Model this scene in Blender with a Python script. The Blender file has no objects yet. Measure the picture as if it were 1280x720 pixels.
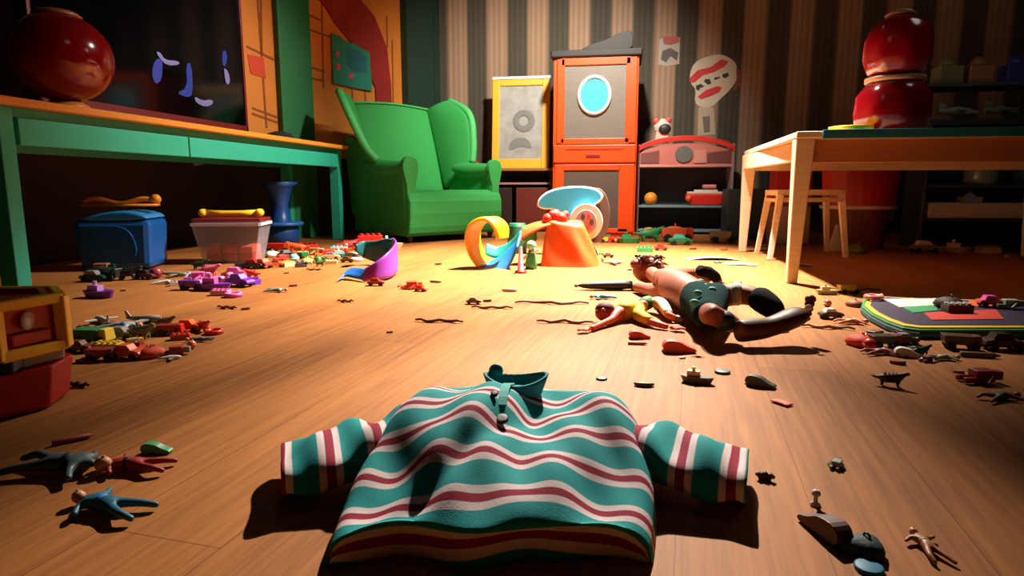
import bpy, bmesh, math, random
from mathutils import Vector, Matrix, noise
random.seed(7)
C = bpy.context.scene.collection
PI = math.pi
# ------------------------------------------------------------------ camera numbers
FPX = 800.0; YAW = math.radians(9.9); PITCH = math.atan(126/800.0); EYE = 0.415
cy, sy, cp, sp = math.cos(YAW), math.sin(YAW), math.cos(PITCH), math.sin(PITCH)
RT = Vector((cy, sy, 0)); FW = Vector((-sy*cp, cy*cp, -sp)); UP = Vector((-sy*sp, cy*sp, cp))
FLAT = Vector((-sy, cy, 0))
def ray(px, py): return FW + RT*((px-640)/FPX) + UP*((360-py)/FPX)
def at(px, py, z=0.0):
    d = ray(px, py); t = (z-EYE)/d.z
    return Vector((d.x*t, d.y*t, z))
def atY(px, py, Y):
    d = ray(px, py); t = Y/d.y
    return Vector((d.x*t, Y, EYE+d.z*t))
def depth(p): return (p-Vector((0, 0, EYE))).dot(FW)
def mpp(p): return depth(p)/FPX          # metres per photo pixel at a point
# ------------------------------------------------------------------ materials
def lin(c):
    return tuple(((v/255)/12.92 if v/255 <= .04045 else ((v/255+.055)/1.055)**2.4) for v in c)
_M = {}
def M(rgb, rough=.45, kind='plastic', spec=.5, metal=0.):
    key = (tuple(rgb), rough, kind, spec, metal)
    if key in _M: return _M[key]
    m = bpy.data.materials.new(kind+'_%d_%d_%d' % tuple(rgb)); m.use_nodes = True
    nt = m.node_tree; b = nt.nodes['Principled BSDF']
    b.inputs['Roughness'].default_value = rough; b.inputs['Metallic'].default_value = metal
    b.inputs['Specular IOR Level'].default_value = spec
    tc = nt.nodes.new('ShaderNodeTexCoord'); n = nt.nodes.new('ShaderNodeTexNoise')
    n.inputs['Scale'].default_value = {'plastic': 14, 'fabric': 260, 'wood': 9, 'skin': 30, 'paint': 6}.get(kind, 10)
    n.inputs['Detail'].default_value = 4
    src = tc.outputs['Object']
    if kind == 'wood':
        mp = nt.nodes.new('ShaderNodeMapping'); mp.inputs['Scale'].default_value = (1, 8, 8)
        nt.links.new(src, mp.inputs[0]); src = mp.outputs[0]
    nt.links.new(src, n.inputs['Vector'])
    mx = nt.nodes.new('ShaderNodeMixRGB'); c = lin(rgb)
    k = {'plastic': .9, 'fabric': .72, 'wood': .72, 'skin': .8, 'paint': .88}.get(kind, .85)
    mx.inputs[1].default_value = (c[0]*k, c[1]*k, c[2]*k, 1); mx.inputs[2].default_value = (*[min(1, v*1.06) for v in c], 1)
    nt.links.new(n.outputs['Fac'], mx.inputs[0]); nt.links.new(mx.outputs[0], b.inputs['Base Color'])
    if kind in ('fabric', 'wood', 'skin'):
        bp = nt.nodes.new('ShaderNodeBump'); bp.inputs['Strength'].default_value = .25; bp.inputs['Distance'].default_value = .002
        nt.links.new(n.outputs['Fac'], bp.inputs['Height']); nt.links.new(bp.outputs[0], b.inputs['Normal'])
    _M[key] = m
    return m
# ------------------------------------------------------------------ object helpers
def obj(name, bm, mat, parent=None, smooth=False, bevel=0, sub=0, solid=0):
    me = bpy.data.meshes.new(name)
    bmesh.ops.recalc_face_normals(bm, faces=bm.faces[:])
    if smooth:
        for f in bm.faces: f.smooth = True
    bm.to_mesh(me); bm.free()
    for m in (mat if isinstance(mat, (list, tuple)) else [mat]): me.materials.append(m)
    o = bpy.data.objects.new(name, me); C.objects.link(o)
    if parent: o.parent = parent
    if solid:
        s = o.modifiers.new('s', 'SOLIDIFY'); s.thickness = solid; s.offset = 0
    if bevel:
        b = o.modifiers.new('b', 'BEVEL'); b.width = bevel; b.segments = 2; b.limit_method = 'ANGLE'
    if sub:
        s = o.modifiers.new('u', 'SUBSURF'); s.levels = sub; s.render_levels = sub
    return o
def tag(o, label, cat, group=None):
    o['label'] = label; o['category'] = cat
    if group: o['group'] = group
    return o
def thing(name, label, cat, loc=(0, 0, 0), rz=0, group=None):
    o = bpy.data.objects.new(name, None); C.objects.link(o)
    o.empty_display_size = .05
    o.location = loc; o.rotation_euler = (0, 0, rz)
    return tag(o, label, cat, group)
def struct(name, bm, m, **k):
    o = obj(name, bm, m, **k); o['kind'] = 'structure'; return o
NB = bmesh.new
def box(bm, c, s, rot=None, taper=None):
    """c centre, s full sizes, taper=(tx,ty) scale of the top"""
    r = bmesh.ops.create_cube(bm, size=1)
    for v in r['verts']:
        if taper and v.co.z > 0: v.co.x *= taper[0]; v.co.y *= taper[1]
        v.co = Vector((v.co.x*s[0], v.co.y*s[1], v.co.z*s[2]))
        if rot: v.co = rot @ v.co
        v.co += Vector(c)
    return r['verts']
def bar(bm, a, b, w0, w1=None, d0=None, d1=None):
    """tapered square bar between two points"""
    a, b = Vector(a), Vector(b); w1 = w1 or w0; d0 = d0 or w0; d1 = d1 or w1
    ax = (b-a).normalized(); up = Vector((0, 1, 0)) if abs(ax.y) < .9 else Vector((1, 0, 0))
    u = ax.cross(up).normalized(); v = ax.cross(u).normalized()
    rings = []
    for p, w, d in ((a, w0, d0), (b, w1, d1)):
        rings.append([bm.verts.new(p+u*sx*w/2+v*sy_*d/2) for sx, sy_ in ((-1, -1), (1, -1), (1, 1), (-1, 1))])
    for i in range(4): bm.faces.new((rings[0][i], rings[0][(i+1) % 4], rings[1][(i+1) % 4], rings[1][i]))
    bm.faces.new(rings[0][::-1]); bm.faces.new(rings[1])
def lathe(bm, prof, seg=24, c=(0, 0, 0), cap=True, mod=None, sc=(1, 1)):
    rings = []
    for r, z in prof:
        ring = []
        for i in range(seg):
            a = 2*PI*i/seg; rr = r*(mod(a, z) if mod else 1)
            ring.append(bm.verts.new((c[0]+rr*math.cos(a)*sc[0], c[1]+rr*math.sin(a)*sc[1], c[2]+z)))
        rings.append(ring)
    for a, b in zip(rings, rings[1:]):
        for i in range(seg): bm.faces.new((a[i], a[(i+1) % seg], b[(i+1) % seg], b[i]))
    if cap: bm.faces.new(rings[0][::-1]); bm.faces.new(rings[-1])
    return rings
def ball(bm, c, r, sx=1, sy_=1, sz=1, seg=16, rot=None):
    q = bmesh.ops.create_uvsphere(bm, u_segments=seg, v_segments=max(6, seg//2), radius=r)
    for v in q['verts']:
        v.co = Vector((v.co.x*sx, v.co.y*sy_, v.co.z*sz))
        if rot: v.co = rot @ v.co
        v.co += Vector(c)
def tube(bm, pts, r, seg=10, flat=1.0, closed=False):
    pts = [Vector(p) for p in pts]; n = len(pts); rings = []
    rs = r if isinstance(r, (list, tuple)) else [r]*n
    prevu = None
    for i, p in enumerate(pts):
        if closed: t = pts[(i+1) % n]-pts[i-1]
        else: t = pts[min(i+1, n-1)]-pts[max(i-1, 0)]
        t.normalize()
        if prevu is None:
            ref = Vector((0, 0, 1)) if abs(t.z) < .9 else Vector((0, 1, 0))
            u = t.cross(ref).normalized()
        else: u = (prevu-t*prevu.dot(t)).normalized()
        prevu = u; v = t.cross(u).normalized()
        rings.append([bm.verts.new(p+u*math.cos(2*PI*k/seg)*rs[i]+v*math.sin(2*PI*k/seg)*rs[i]*flat) for k in range(seg)])
    m = n if closed else n-1
    for i in range(m):
        a, b = rings[i], rings[(i+1) % n]
        for k in range(seg): bm.faces.new((a[k], a[(k+1) % seg], b[(k+1) % seg], b[k]))
    if not closed: bm.faces.new(rings[0][::-1]); bm.faces.new(rings[-1])
def torus(bm, c, R_, r, seg=24, ax='z', s2=8, flat=1):
    pts = []
    for i in range(seg):
        a = 2*PI*i/seg; x, y = R_*math.cos(a), R_*math.sin(a)
        pts.append(Vector(c)+Vector({'z': (x, y, 0), 'y': (x, 0, y), 'x': (0, x, y)}[ax]))
    tube(bm, pts, r, s2, flat, True)
def prism(bm, poly, t, fn):
    """poly 2-D outline, extruded by t; fn(u,v,w)->3-D"""
    a = [bm.verts.new(fn(u, v, 0)) for u, v in poly]; b = [bm.verts.new(fn(u, v, t)) for u, v in poly]
    n = len(poly)
    bm.faces.new(a[::-1]); bm.faces.new(b)
    for i in range(n): bm.faces.new((a[i], a[(i+1) % n], b[(i+1) % n], b[i]))
def XZ(y0=0): return lambda u, v, w: (u, y0+w, v)
def XY(z0=0): return lambda u, v, w: (u, v, z0+w)
def YZ(x0=0): return lambda u, v, w: (x0+w, u, v)
def circ(cx, cz, rx, rz=None, n=28, a0=0, a1=2*PI):
    rz = rz or rx; full = abs(a1-a0-2*PI) < 1e-6
    return [(cx+rx*math.cos(a0+(a1-a0)*i/(n if full else n-1)), cz+rz*math.sin(a0+(a1-a0)*i/(n if full else n-1))) for i in range(n)]
def smoothpoly(p, it=2):
    for _ in range(it):
        q = []
        for i in range(len(p)):
            a, b = p[i], p[(i+1) % len(p)]
            q += [(a[0]*.75+b[0]*.25, a[1]*.75+b[1]*.25), (a[0]*.25+b[0]*.75, a[1]*.25+b[1]*.75)]
        p = q
    return p
def grid(bm, fn, nu, nv, uv=False):
    V = [[bm.verts.new(fn(i/nu, j/nv)) for i in range(nu+1)] for j in range(nv+1)]
    L = bm.loops.layers.uv.verify() if uv else None
    for j in range(nv):
        for i in range(nu):
            f = bm.faces.new((V[j][i], V[j][i+1], V[j+1][i+1], V[j+1][i]))
            if uv:
                for lp, (a, b) in zip(f.loops, ((i, j), (i+1, j), (i+1, j+1), (i, j+1))): lp[L].uv = (a/nu, b/nv)
    return V
def skin(name, joints, edges, mat, parent=None, sub=2, root=0):
    me = bpy.data.meshes.new(name); me.from_pydata([j[:3] for j in joints], edges, [])
    me.materials.append(mat)
    o = bpy.data.objects.new(name, me); C.objects.link(o)
    if parent: o.parent = parent
    s = o.modifiers.new('skin', 'SKIN'); s.use_smooth_shade = True
    if not me.skin_vertices: me.attributes  # created by the modifier data below
    bm = bmesh.new(); bm.from_mesh(me); sl = bm.verts.layers.skin.verify(); bm.verts.ensure_lookup_table()
    for i, v in enumerate(bm.verts):
        r = joints[i][3]; v[sl].radius = r if isinstance(r, tuple) else (r, r); v[sl].use_root = (i == root)
    bm.to_mesh(me); bm.free()
    u = o.modifiers.new('u', 'SUBSURF'); u.levels = sub; u.render_levels = sub
    return o
# ================================================================== SETTING
def floor_mat():
    m = bpy.data.materials.new('floor_planks'); m.use_nodes = True; nt = m.node_tree; N = nt.nodes; L = nt.links
    b = N['Principled BSDF']
    tc = N.new('ShaderNodeTexCoord'); mp = N.new('ShaderNodeMapping'); mp.inputs['Rotation'].default_value = (0, 0, math.radians(90+5.5))
    L.new(tc.outputs['Object'], mp.inputs[0])
    br = N.new('ShaderNodeTexBrick'); br.inputs['Scale'].default_value = 1; br.inputs['Brick Width'].default_value = 1.55
    br.inputs['Row Height'].default_value = .17; br.inputs['Mortar Size'].default_value = .0011; br.inputs['Mortar Smooth'].default_value = .3
    br.offset = .37; br.inputs['Bias'].default_value = 0
    br.inputs['Color1'].default_value = (0, 0, 0, 1); br.inputs['Color2'].default_value = (1, 1, 1, 1); br.inputs['Mortar'].default_value = (.5, .5, .5, 1)
    L.new(mp.outputs[0], br.inputs[0])
    # grain stretched along the boards
    mg = N.new('ShaderNodeMapping'); mg.inputs['Scale'].default_value = (1.3, 26, 1); L.new(mp.outputs[0], mg.inputs[0])
    n1 = N.new('ShaderNodeTexNoise'); n1.inputs['Scale'].default_value = 3; n1.inputs['Detail'].default_value = 8; n1.inputs['Roughness'].default_value = .62
    L.new(mg.outputs[0], n1.inputs['Vector'])
    n2 = N.new('ShaderNodeTexNoise'); n2.inputs['Scale'].default_value = 1.6; n2.inputs['Detail'].default_value = 3
    mw = N.new('ShaderNodeMapping'); mw.inputs['Scale'].default_value = (.6, 3, 1); L.new(mp.outputs[0], mw.inputs[0]); L.new(mw.outputs[0], n2.inputs['Vector'])
    ad = N.new('ShaderNodeMath'); ad.operation = 'MULTIPLY_ADD'; ad.inputs[1].default_value = .10; L.new(br.outputs['Color'], ad.inputs[0])
    a2 = N.new('ShaderNodeMath'); a2.operation = 'MULTIPLY_ADD'; a2.inputs[1].default_value = .55; L.new(n1.outputs['Fac'], a2.inputs[0])
    a3 = N.new('ShaderNodeMath'); a3.operation = 'MULTIPLY'; a3.inputs[1].default_value = .35; L.new(n2.outputs['Fac'], a3.inputs[0])
    L.new(a3.outputs[0], a2.inputs[2]); L.new(a2.outputs[0], ad.inputs[2])
    rp = N.new('ShaderNodeValToRGB'); e = rp.color_ramp.elements
    e[0].position = .30; e[0].color = (*lin((114, 66, 30)), 1); e[1].position = .95; e[1].color = (*lin((196, 136, 78)), 1)
    x = e.new(.62); x.color = (*lin((168, 106, 54)), 1)
    L.new(ad.outputs[0], rp.inputs[0])
    mo = N.new('ShaderNodeMixRGB'); mo.blend_type = 'MULTIPLY'; mo.inputs[2].default_value = (.62, .5, .42, 1)
    L.new(br.outputs['Fac'], mo.inputs[0]); L.new(rp.outputs[0], mo.inputs[1]); L.new(mo.outputs[0], b.inputs['Base Color'])
    b.inputs['Roughness'].default_value = .62; b.inputs['Specular IOR Level'].default_value = .18
    bp = N.new('ShaderNodeBump'); bp.inputs['Strength'].default_value = .15; bp.inputs['Distance'].default_value = .002
    L.new(n1.outputs['Fac'], bp.inputs['Height']); L.new(bp.outputs[0], b.inputs['Normal'])
    return m
def stripe_mat():
    m = bpy.data.materials.new('striped_wallpaper'); m.use_nodes = True; nt = m.node_tree; N = nt.nodes; L = nt.links
    b = N['Principled BSDF']; b.inputs['Roughness'].default_value = .85
    tc = N.new('ShaderNodeTexCoord'); sx = N.new('ShaderNodeSeparateXYZ'); L.new(tc.outputs['Object'], sx.inputs[0])
    # wavering edge
    n = N.new('ShaderNodeTexNoise'); n.noise_dimensions = '1D'; n.inputs['Scale'].default_value = 9; n.inputs['Detail'].default_value = 3
    L.new(sx.outputs['X'], n.inputs['W'])
    ph = atY(857, 100, 6.5).x
    s1 = N.new('ShaderNodeMath'); s1.operation = 'SUBTRACT'; s1.inputs[1].default_value = ph; L.new(sx.outputs['X'], s1.inputs[0])
    s2 = N.new('ShaderNodeMath'); s2.operation = 'MULTIPLY'; s2.inputs[1].default_value = 2*PI/.405; L.new(s1.outputs[0], s2.inputs[0])
    s3 = N.new('ShaderNodeMath'); s3.operation = 'COSINE'; L.new(s2.outputs[0], s3.inputs[0])
    s4 = N.new('ShaderNodeMath'); s4.operation = 'MULTIPLY_ADD'; s4.inputs[1].default_value = .5; s4.inputs[2].default_value = .5; L.new(s3.outputs[0], s4.inputs[0])
    rp = N.new('ShaderNodeValToRGB'); e = rp.color_ramp.elements
    e[0].position = .36; e[0].color = (*lin((154, 126, 102)), 1); e[1].position = .62; e[1].color = (*lin((70, 64, 54)), 1)
    L.new(s4.outputs[0], rp.inputs[0])
    f1 = N.new('ShaderNodeMath'); f1.operation = 'MULTIPLY'; f1.inputs[1].default_value = 2*PI/.052; L.new(sx.outputs['X'], f1.inputs[0])
    f2 = N.new('ShaderNodeMath'); f2.operation = 'SINE'; L.new(f1.outputs[0], f2.inputs[0])
    f3 = N.new('ShaderNodeMath'); f3.operation = 'MULTIPLY_ADD'; f3.inputs[1].default_value = .13; f3.inputs[2].default_value = .8; L.new(f2.outputs[0], f3.inputs[0])
    f4 = N.new('ShaderNodeMath'); f4.operation = 'MULTIPLY_ADD'; f4.inputs[1].default_value = .25; L.new(n.outputs['Fac'], f4.inputs[0]); L.new(f3.outputs[0], f4.inputs[2])
    mu = N.new('ShaderNodeMixRGB'); mu.blend_type = 'MULTIPLY'; mu.inputs[0].default_value = 1
    cb = N.new('ShaderNodeCombineXYZ')
    for i in range(3): L.new(f4.outputs[0], cb.inputs[i])
    L.new(rp.outputs[0], mu.inputs[1]); L.new(cb.outputs[0], mu.inputs[2]); L.new(mu.outputs[0], b.inputs['Base Color'])
    return m
bm = NB(); box(bm, (0, 2.5, -.05), (9, 10, .1)); struct('floor', bm, floor_mat())
bm = NB(); box(bm, (.5, 6.56, 1.4), (6.6, .12, 2.8)); struct('wall_back', bm, stripe_mat())
dark = M((24, 20, 18), .9, 'paint')
bm = NB(); box(bm, (3.86, 2.5, 1.4), (.12, 10, 2.8)); struct('wall_right', bm, M((40, 32, 28), .9, 'paint'))
bm = NB(); box(bm, (0, 2.5, 2.85), (9, 10, .1)); struct('ceiling', bm, dark)
bm = NB(); box(bm, (0, -2.4, 1.4), (9, .12, 2.8)); struct('wall_front', bm, dark)
bm = NB(); box(bm, (.9, 6.485, .05), (5.2, .03, .1)); struct('baseboard_back', bm, M((70, 50, 38), .6, 'paint'))
# left wall: straight run, then slanted run of yellow boards with ruled lines and a dark red arch
WA, WB = Vector((-3.12, 3.95, 0)), Vector((-1.96, 6.5, 0))
wd = (WB-WA).normalized(); wn = Vector((wd.y, -wd.x, 0)); WL = (WB-WA).length
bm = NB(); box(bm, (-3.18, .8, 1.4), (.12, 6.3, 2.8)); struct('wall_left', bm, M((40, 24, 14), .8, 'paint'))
def wall_pt(s, z, off=0): p = WA+wd*s+wn*off; return Vector((p.x, p.y, z))
def ray_wall(px, py):
    d = ray(px, py); o = Vector((0, 0, EYE)); t = (WA-o).dot(wn)/d.dot(wn); p = o+d*t
    return ((p-WA).dot(wd), p.z)
bm = NB(); prism(bm, [(-.2, 0), (WL+.1, 0), (WL+.1, .66), (-.2, .66)], .012, lambda u, v, w: wall_pt(u, v, w)); struct('shade_panel_left', bm, M((22, 14, 10), .8, 'paint'))  # dark lower panel painted in for the shade under the desk
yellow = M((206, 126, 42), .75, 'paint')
bm = NB(); prism(bm, [(-.2, 0), (WL+.1, 0), (WL+.1, 2.8), (-.2, 2.8)], .12, lambda u, v, w: wall_pt(u, v, -w))
struct('wall_left_slanted', bm, yellow)
# ruled brown lines painted on the boards
bm = NB()
def rule(a, b, w=.016):
    (s0, z0), (s1, z1) = ray_wall(*a), ray_wall(*b)
    d = Vector((s1-s0, z1-z0)); n_ = Vector((-d.y, d.x)).normalized()*w/2
    prism(bm, [(s0+n_.x, z0+n_.y), (s1+n_.x, z1+n_.y), (s1-n_.x, z1-n_.y), (s0-n_.x, z0-n_.y)], .004, lambda u, v, w_: wall_pt(u, v, w_))
for a, b in (((322, 0), (333, 160)), ((326, 0), (327, 66)), ((402, 0), (404, 110)), ((378, 15), (402, 26)), ((378, 34), (412, 46)),
             ((382, 82), (406, 90)), ((384, 97), (405, 101)), ((308, 58), (345, 76)), ((440, 112), (441, 150)), ((456, 114), (458, 150)),
             ((475, 60), (478, 170)), ((490, 50), (492, 170)), ((315, 135), (350, 148)), ((315, 142), (352, 155)), ((483, 20), (484, 60))): rule(a, b)
t = obj('wall_lines', bm, M((140, 70, 24), .8, 'paint')); t['kind'] = 'structure'; t.name = 'trim_1'
# dark red arch band on the slanted wall
outer = [(395, -40), (440, -10), (466, 20), (482, 60), (487, 105), (490, 190)]; inner = [(385, -10), (402, 4), (418, 30), (445, 62), (468, 110), (472, 190)]
bm = NB(); P = [ray_wall(*p) for p in outer]+[ray_wall(*p) for p in inner[::-1]]
prism(bm, P, .02, lambda u, v, w: wall_pt(u, v, w)); struct('trim_2', bm, M((140, 28, 24), .7, 'paint'))
# green post
g0, g1 = ray_wall(345, 100)[0], ray_wall(385, 100)[0]
bm = NB(); prism(bm, [(g0, 0), (g1, 0), (g1, 2.8), (g0, 2.8)], .06, lambda u, v, w: wall_pt(u, v, w)); struct('trim_3', bm, M((20, 112, 62), .6, 'paint'), bevel=.006)
g0, g1 = ray_wall(502, 100)[0], WL
bm = NB(); prism(bm, [(g0, 0), (g1+.08, 0), (g1+.08, 2.8), (g0, 2.8)], .08, lambda u, v, w: wall_pt(u, v, w))
pr0 = atY(548, 200, 6.5).x
box(bm, ((pr0-2.02)/2-.0, 6.44, 1.4), (pr0+2.02, .12, 2.8)); struct('trim_4', bm, M((14, 48, 34), .7, 'paint'))
# orange-red patch painted on the boards beside the television
bm = NB(); prism(bm, [ray_wall(*p) for p in ((309, 68), (329, 72), (332, 98), (313, 92))], .006, lambda u, v, w: wall_pt(u, v, w)); struct('trim_5', bm, M((200, 60, 26), .7, 'paint'))
# poster on the slanted wall
t = thing('poster', 'torn teal poster with small pink dots pinned on the yellow wall behind the green armchair', 'poster')
bm = NB(); prism(bm, [ray_wall(*p) for p in ((412, 42), (424, 47), (428, 52), (440, 55), (448, 60), (459, 66), (461, 90), (463, 114), (440, 110), (414, 104))], .006, lambda u, v, w: wall_pt(u, v, .021+w))
obj('sheet', bm, M((28, 132, 112), .7, 'paint'), t)
bm = NB(); prism(bm, [ray_wall(*p) for p in ((431, 60), (446, 64), (455, 72), (456, 92), (440, 90), (430, 80))], .002, lambda u, v, w: wall_pt(u, v, .027+w))
obj('blue_patch', bm, M((24, 104, 120), .7, 'paint'), t)
for c_ in ((419, 68, 2.5, 4), (420, 84, 3, 4.5), (436, 95, 3.5, 3)):
    bm = NB(); prism(bm, [ray_wall(c_[0]+c_[2]*math.cos(a), c_[1]+c_[3]*math.sin(a)) for a in [k*PI/4 for k in range(8)]], .002, lambda u, v, w: wall_pt(u, v, .029+w))
    obj('pink_dot', bm, M((206, 60, 90), .7, 'paint'), t)
# ================================================================== WORK DESK (left)
DX = -2.2
desk = thing('desk', 'long green desk with an orange-yellow top along the left wall', 'desk', (DX, 2, 0))
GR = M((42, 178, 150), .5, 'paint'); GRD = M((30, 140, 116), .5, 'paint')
DZ = .735; y0, y1, DW = -.15, 2.86, .52        # local y
bm = NB(); box(bm, (-DW/2+.02, (y0+y1)/2-.6, DZ-.014), (DW+.04, y1-y0+1.2, .028)); obj('tabletop', bm, M((226, 150, 50), .45, 'wood'), desk, bevel=.004)
for yy in (.0, 2.78):
    for xx in (-.05, -DW+.05):
        bm = NB(); box(bm, (xx, yy+.03, (DZ-.03)/2), (.075, .06+.0, DZ-.03)); obj('leg', bm, GR, desk, bevel=.004)
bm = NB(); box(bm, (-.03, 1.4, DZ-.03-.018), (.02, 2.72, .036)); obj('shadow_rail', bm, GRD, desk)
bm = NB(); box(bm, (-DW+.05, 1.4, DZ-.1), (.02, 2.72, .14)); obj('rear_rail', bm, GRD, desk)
for a, b in ((.075, 1.02), (1.03, 2.775)):
    bm = NB(); box(bm, (-.022, (a+b)/2, DZ-.03-.036-.05), (.025, b-a, .1)); obj('drawer', bm, GR, desk, bevel=.004)
bm = NB(); box(bm, (-.0225, -.28, DZ-.09), (.025, .5, .12)); obj('apron', bm, GR, desk, bevel=.004)
# television
tv = thing('television', 'large black television with a dark red frame standing on the long green desk', 'television', (-2.58, 3.3, DZ))
bm = NB(); box(bm, (0, 0, .49), (.05, 1.62, .92)); obj('casing', bm, M((6, 5, 6), .6), tv, bevel=.008)
fr = M((96, 14, 18), .4)
bm = NB()
for a, s in (((0.028, -.8, .49), (.02, .02, .92)), ((0.028, .8, .49), (.02, .02, .92)), ((.028, 0, .94), (.02, 1.62, .02)), ((.028, 0, .06), (.02, 1.62, .06))): box(bm, a, s)
obj('frame', bm, fr, tv, bevel=.003)
bm = NB(); box(bm, (.027, 0, .5), (.006, 1.58, .84)); obj('screen', bm, M((2, 2, 4), .1, 'plastic', .12), tv)
bm = NB(); box(bm, (0, 0, .015), (.16, .6, .03)); obj('stand', bm, M((14, 12, 14), .5), tv, bevel=.006)
def tvpt(px, py):
    d = ray(px, py); t_ = (-2.549)/d.x; return (d.y*t_-3.3, EYE+d.z*t_-DZ)
def emis(rgb, s):
    m = bpy.data.materials.new('reflection_glow'); m.use_nodes = True; b = m.node_tree.nodes['Principled BSDF']
    n = m.node_tree.nodes.new('ShaderNodeTexNoise'); n.inputs['Scale'].default_value = 12
    mu = m.node_tree.nodes.new('ShaderNodeMath'); mu.operation = 'MULTIPLY'; mu.inputs[1].default_value = s*2
    m.node_tree.links.new(n.outputs['Fac'], mu.inputs[0]); m.node_tree.links.new(mu.outputs[0], b.inputs['Emission Strength'])
    b.inputs['Base Color'].default_value = (*lin(rgb), 1); b.inputs['Emission Color'].default_value = (*lin(rgb), 1); return m
SB, SL = emis((20, 40, 130), .16), emis((100, 100, 150), .16)  # screen reflections painted as faintly glowing blue and pale shapes
for pl in ([(193, 75), (203, 72), (202, 100), (194, 106), (189, 92)], [(232, 80), (239, 78), (241, 118), (234, 122), (220, 116), (234, 110)], [(278, 62), (284, 66), (282, 84), (277, 80)]):
    bm = NB(); prism(bm, smoothpoly([tvpt(*p) for p in pl], 1), .003, YZ(.030)); obj('painted_reflection', bm, SB, tv)
for pl in ([(194, 64), (200, 66), (205, 75), (222, 76), (224, 81), (208, 82), (198, 72)], [(242, 120), (252, 126), (264, 124), (266, 130), (256, 134), (244, 128)], [(279, 84), (285, 90), (287, 104), (282, 106), (280, 94)]):
    bm = NB(); prism(bm, smoothpoly([tvpt(*p) for p in pl], 1), .003, YZ(.033)); obj('screen_highlight', bm, SL, tv)
# round red lamp on the desk
gp = Vector((-2.33, 2.42, DZ)); t = thing('globe_vase', 'glossy dark red globe on a round yellow foot on the green desk', 'vase', gp)
bm = NB(); lathe(bm, [(.085, 0), (.09, .006), (.085, .02), (.06, .034), (.05, .036)], 32); obj('foot', bm, M((214, 130, 44), .4), t, smooth=True)
pf = [(.05, .036)]+[(.192*math.sin(a)**.92, .036+.18*(1-math.cos(a))*.98) for a in [PI*k/18 for k in range(3, 17)]]+[(.06, .388)]
bm = NB(); lathe(bm, pf, 40); obj('globe', bm, M((112, 8, 12), .14, 'plastic', .6), t, smooth=True)
bm = NB(); lathe(bm, [(.085, .372), (.09, .38), (.07, .395), (.03, .40)], 32); obj('rim', bm, M((150, 84, 40), .4), t, smooth=True)
# dark cap lying at the far end of the desk
bm = NB()
lathe(bm, [(.11, 0), (.105, .03), (.08, .06), (.03, .075)], 20, sc=(1, 1)); prism(bm, smoothpoly([(-.1, -.05), (.1, -.05), (.1, -.19), (-.1, -.19)], 2), .01, XY(0))
o = obj('cap', bm, M((22, 18, 20), .8, 'fabric'), smooth=False); o.location = (-2.45, 4.35, DZ); o.rotation_euler.z = .6
tag(o, 'black cap lying at the far end of the green desk', 'cap')
# ================================================================== GREEN WING CHAIR
CG = M((54, 158, 80), .8, 'fabric', .25); CGD = M((36, 140, 62), .8, 'fabric', .25); CP = M((66, 176, 96), .7, 'fabric')
ch = thing('wing_armchair', 'bright green upholstered wing armchair facing the middle of the room', 'armchair', (-1.293, 4.88, 0), math.atan2(.72, .554))
HW = .455
def rbox(bm, c, s): return box(bm, c, s)
bm = NB(); box(bm, (0, .40, .2), (HW*2, .78, .30)); obj('base', bm, CG, ch, bevel=.02)
# seat cushion with a rolled front
prof = [(.0, .06), (-.02, .12), (-.035, .22), (-.035, .31), (-.01, .37), (.05, .395), (.2, .39), (.68, .36), (.68, .3), (.06, .3), (.04, .06)]
bm = NB(); prism(bm, [(y, z) for y, z in prof], HW*2-.01, YZ(-HW+.005)); obj('seat', bm, CG, ch, smooth=False, bevel=.018)
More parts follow.
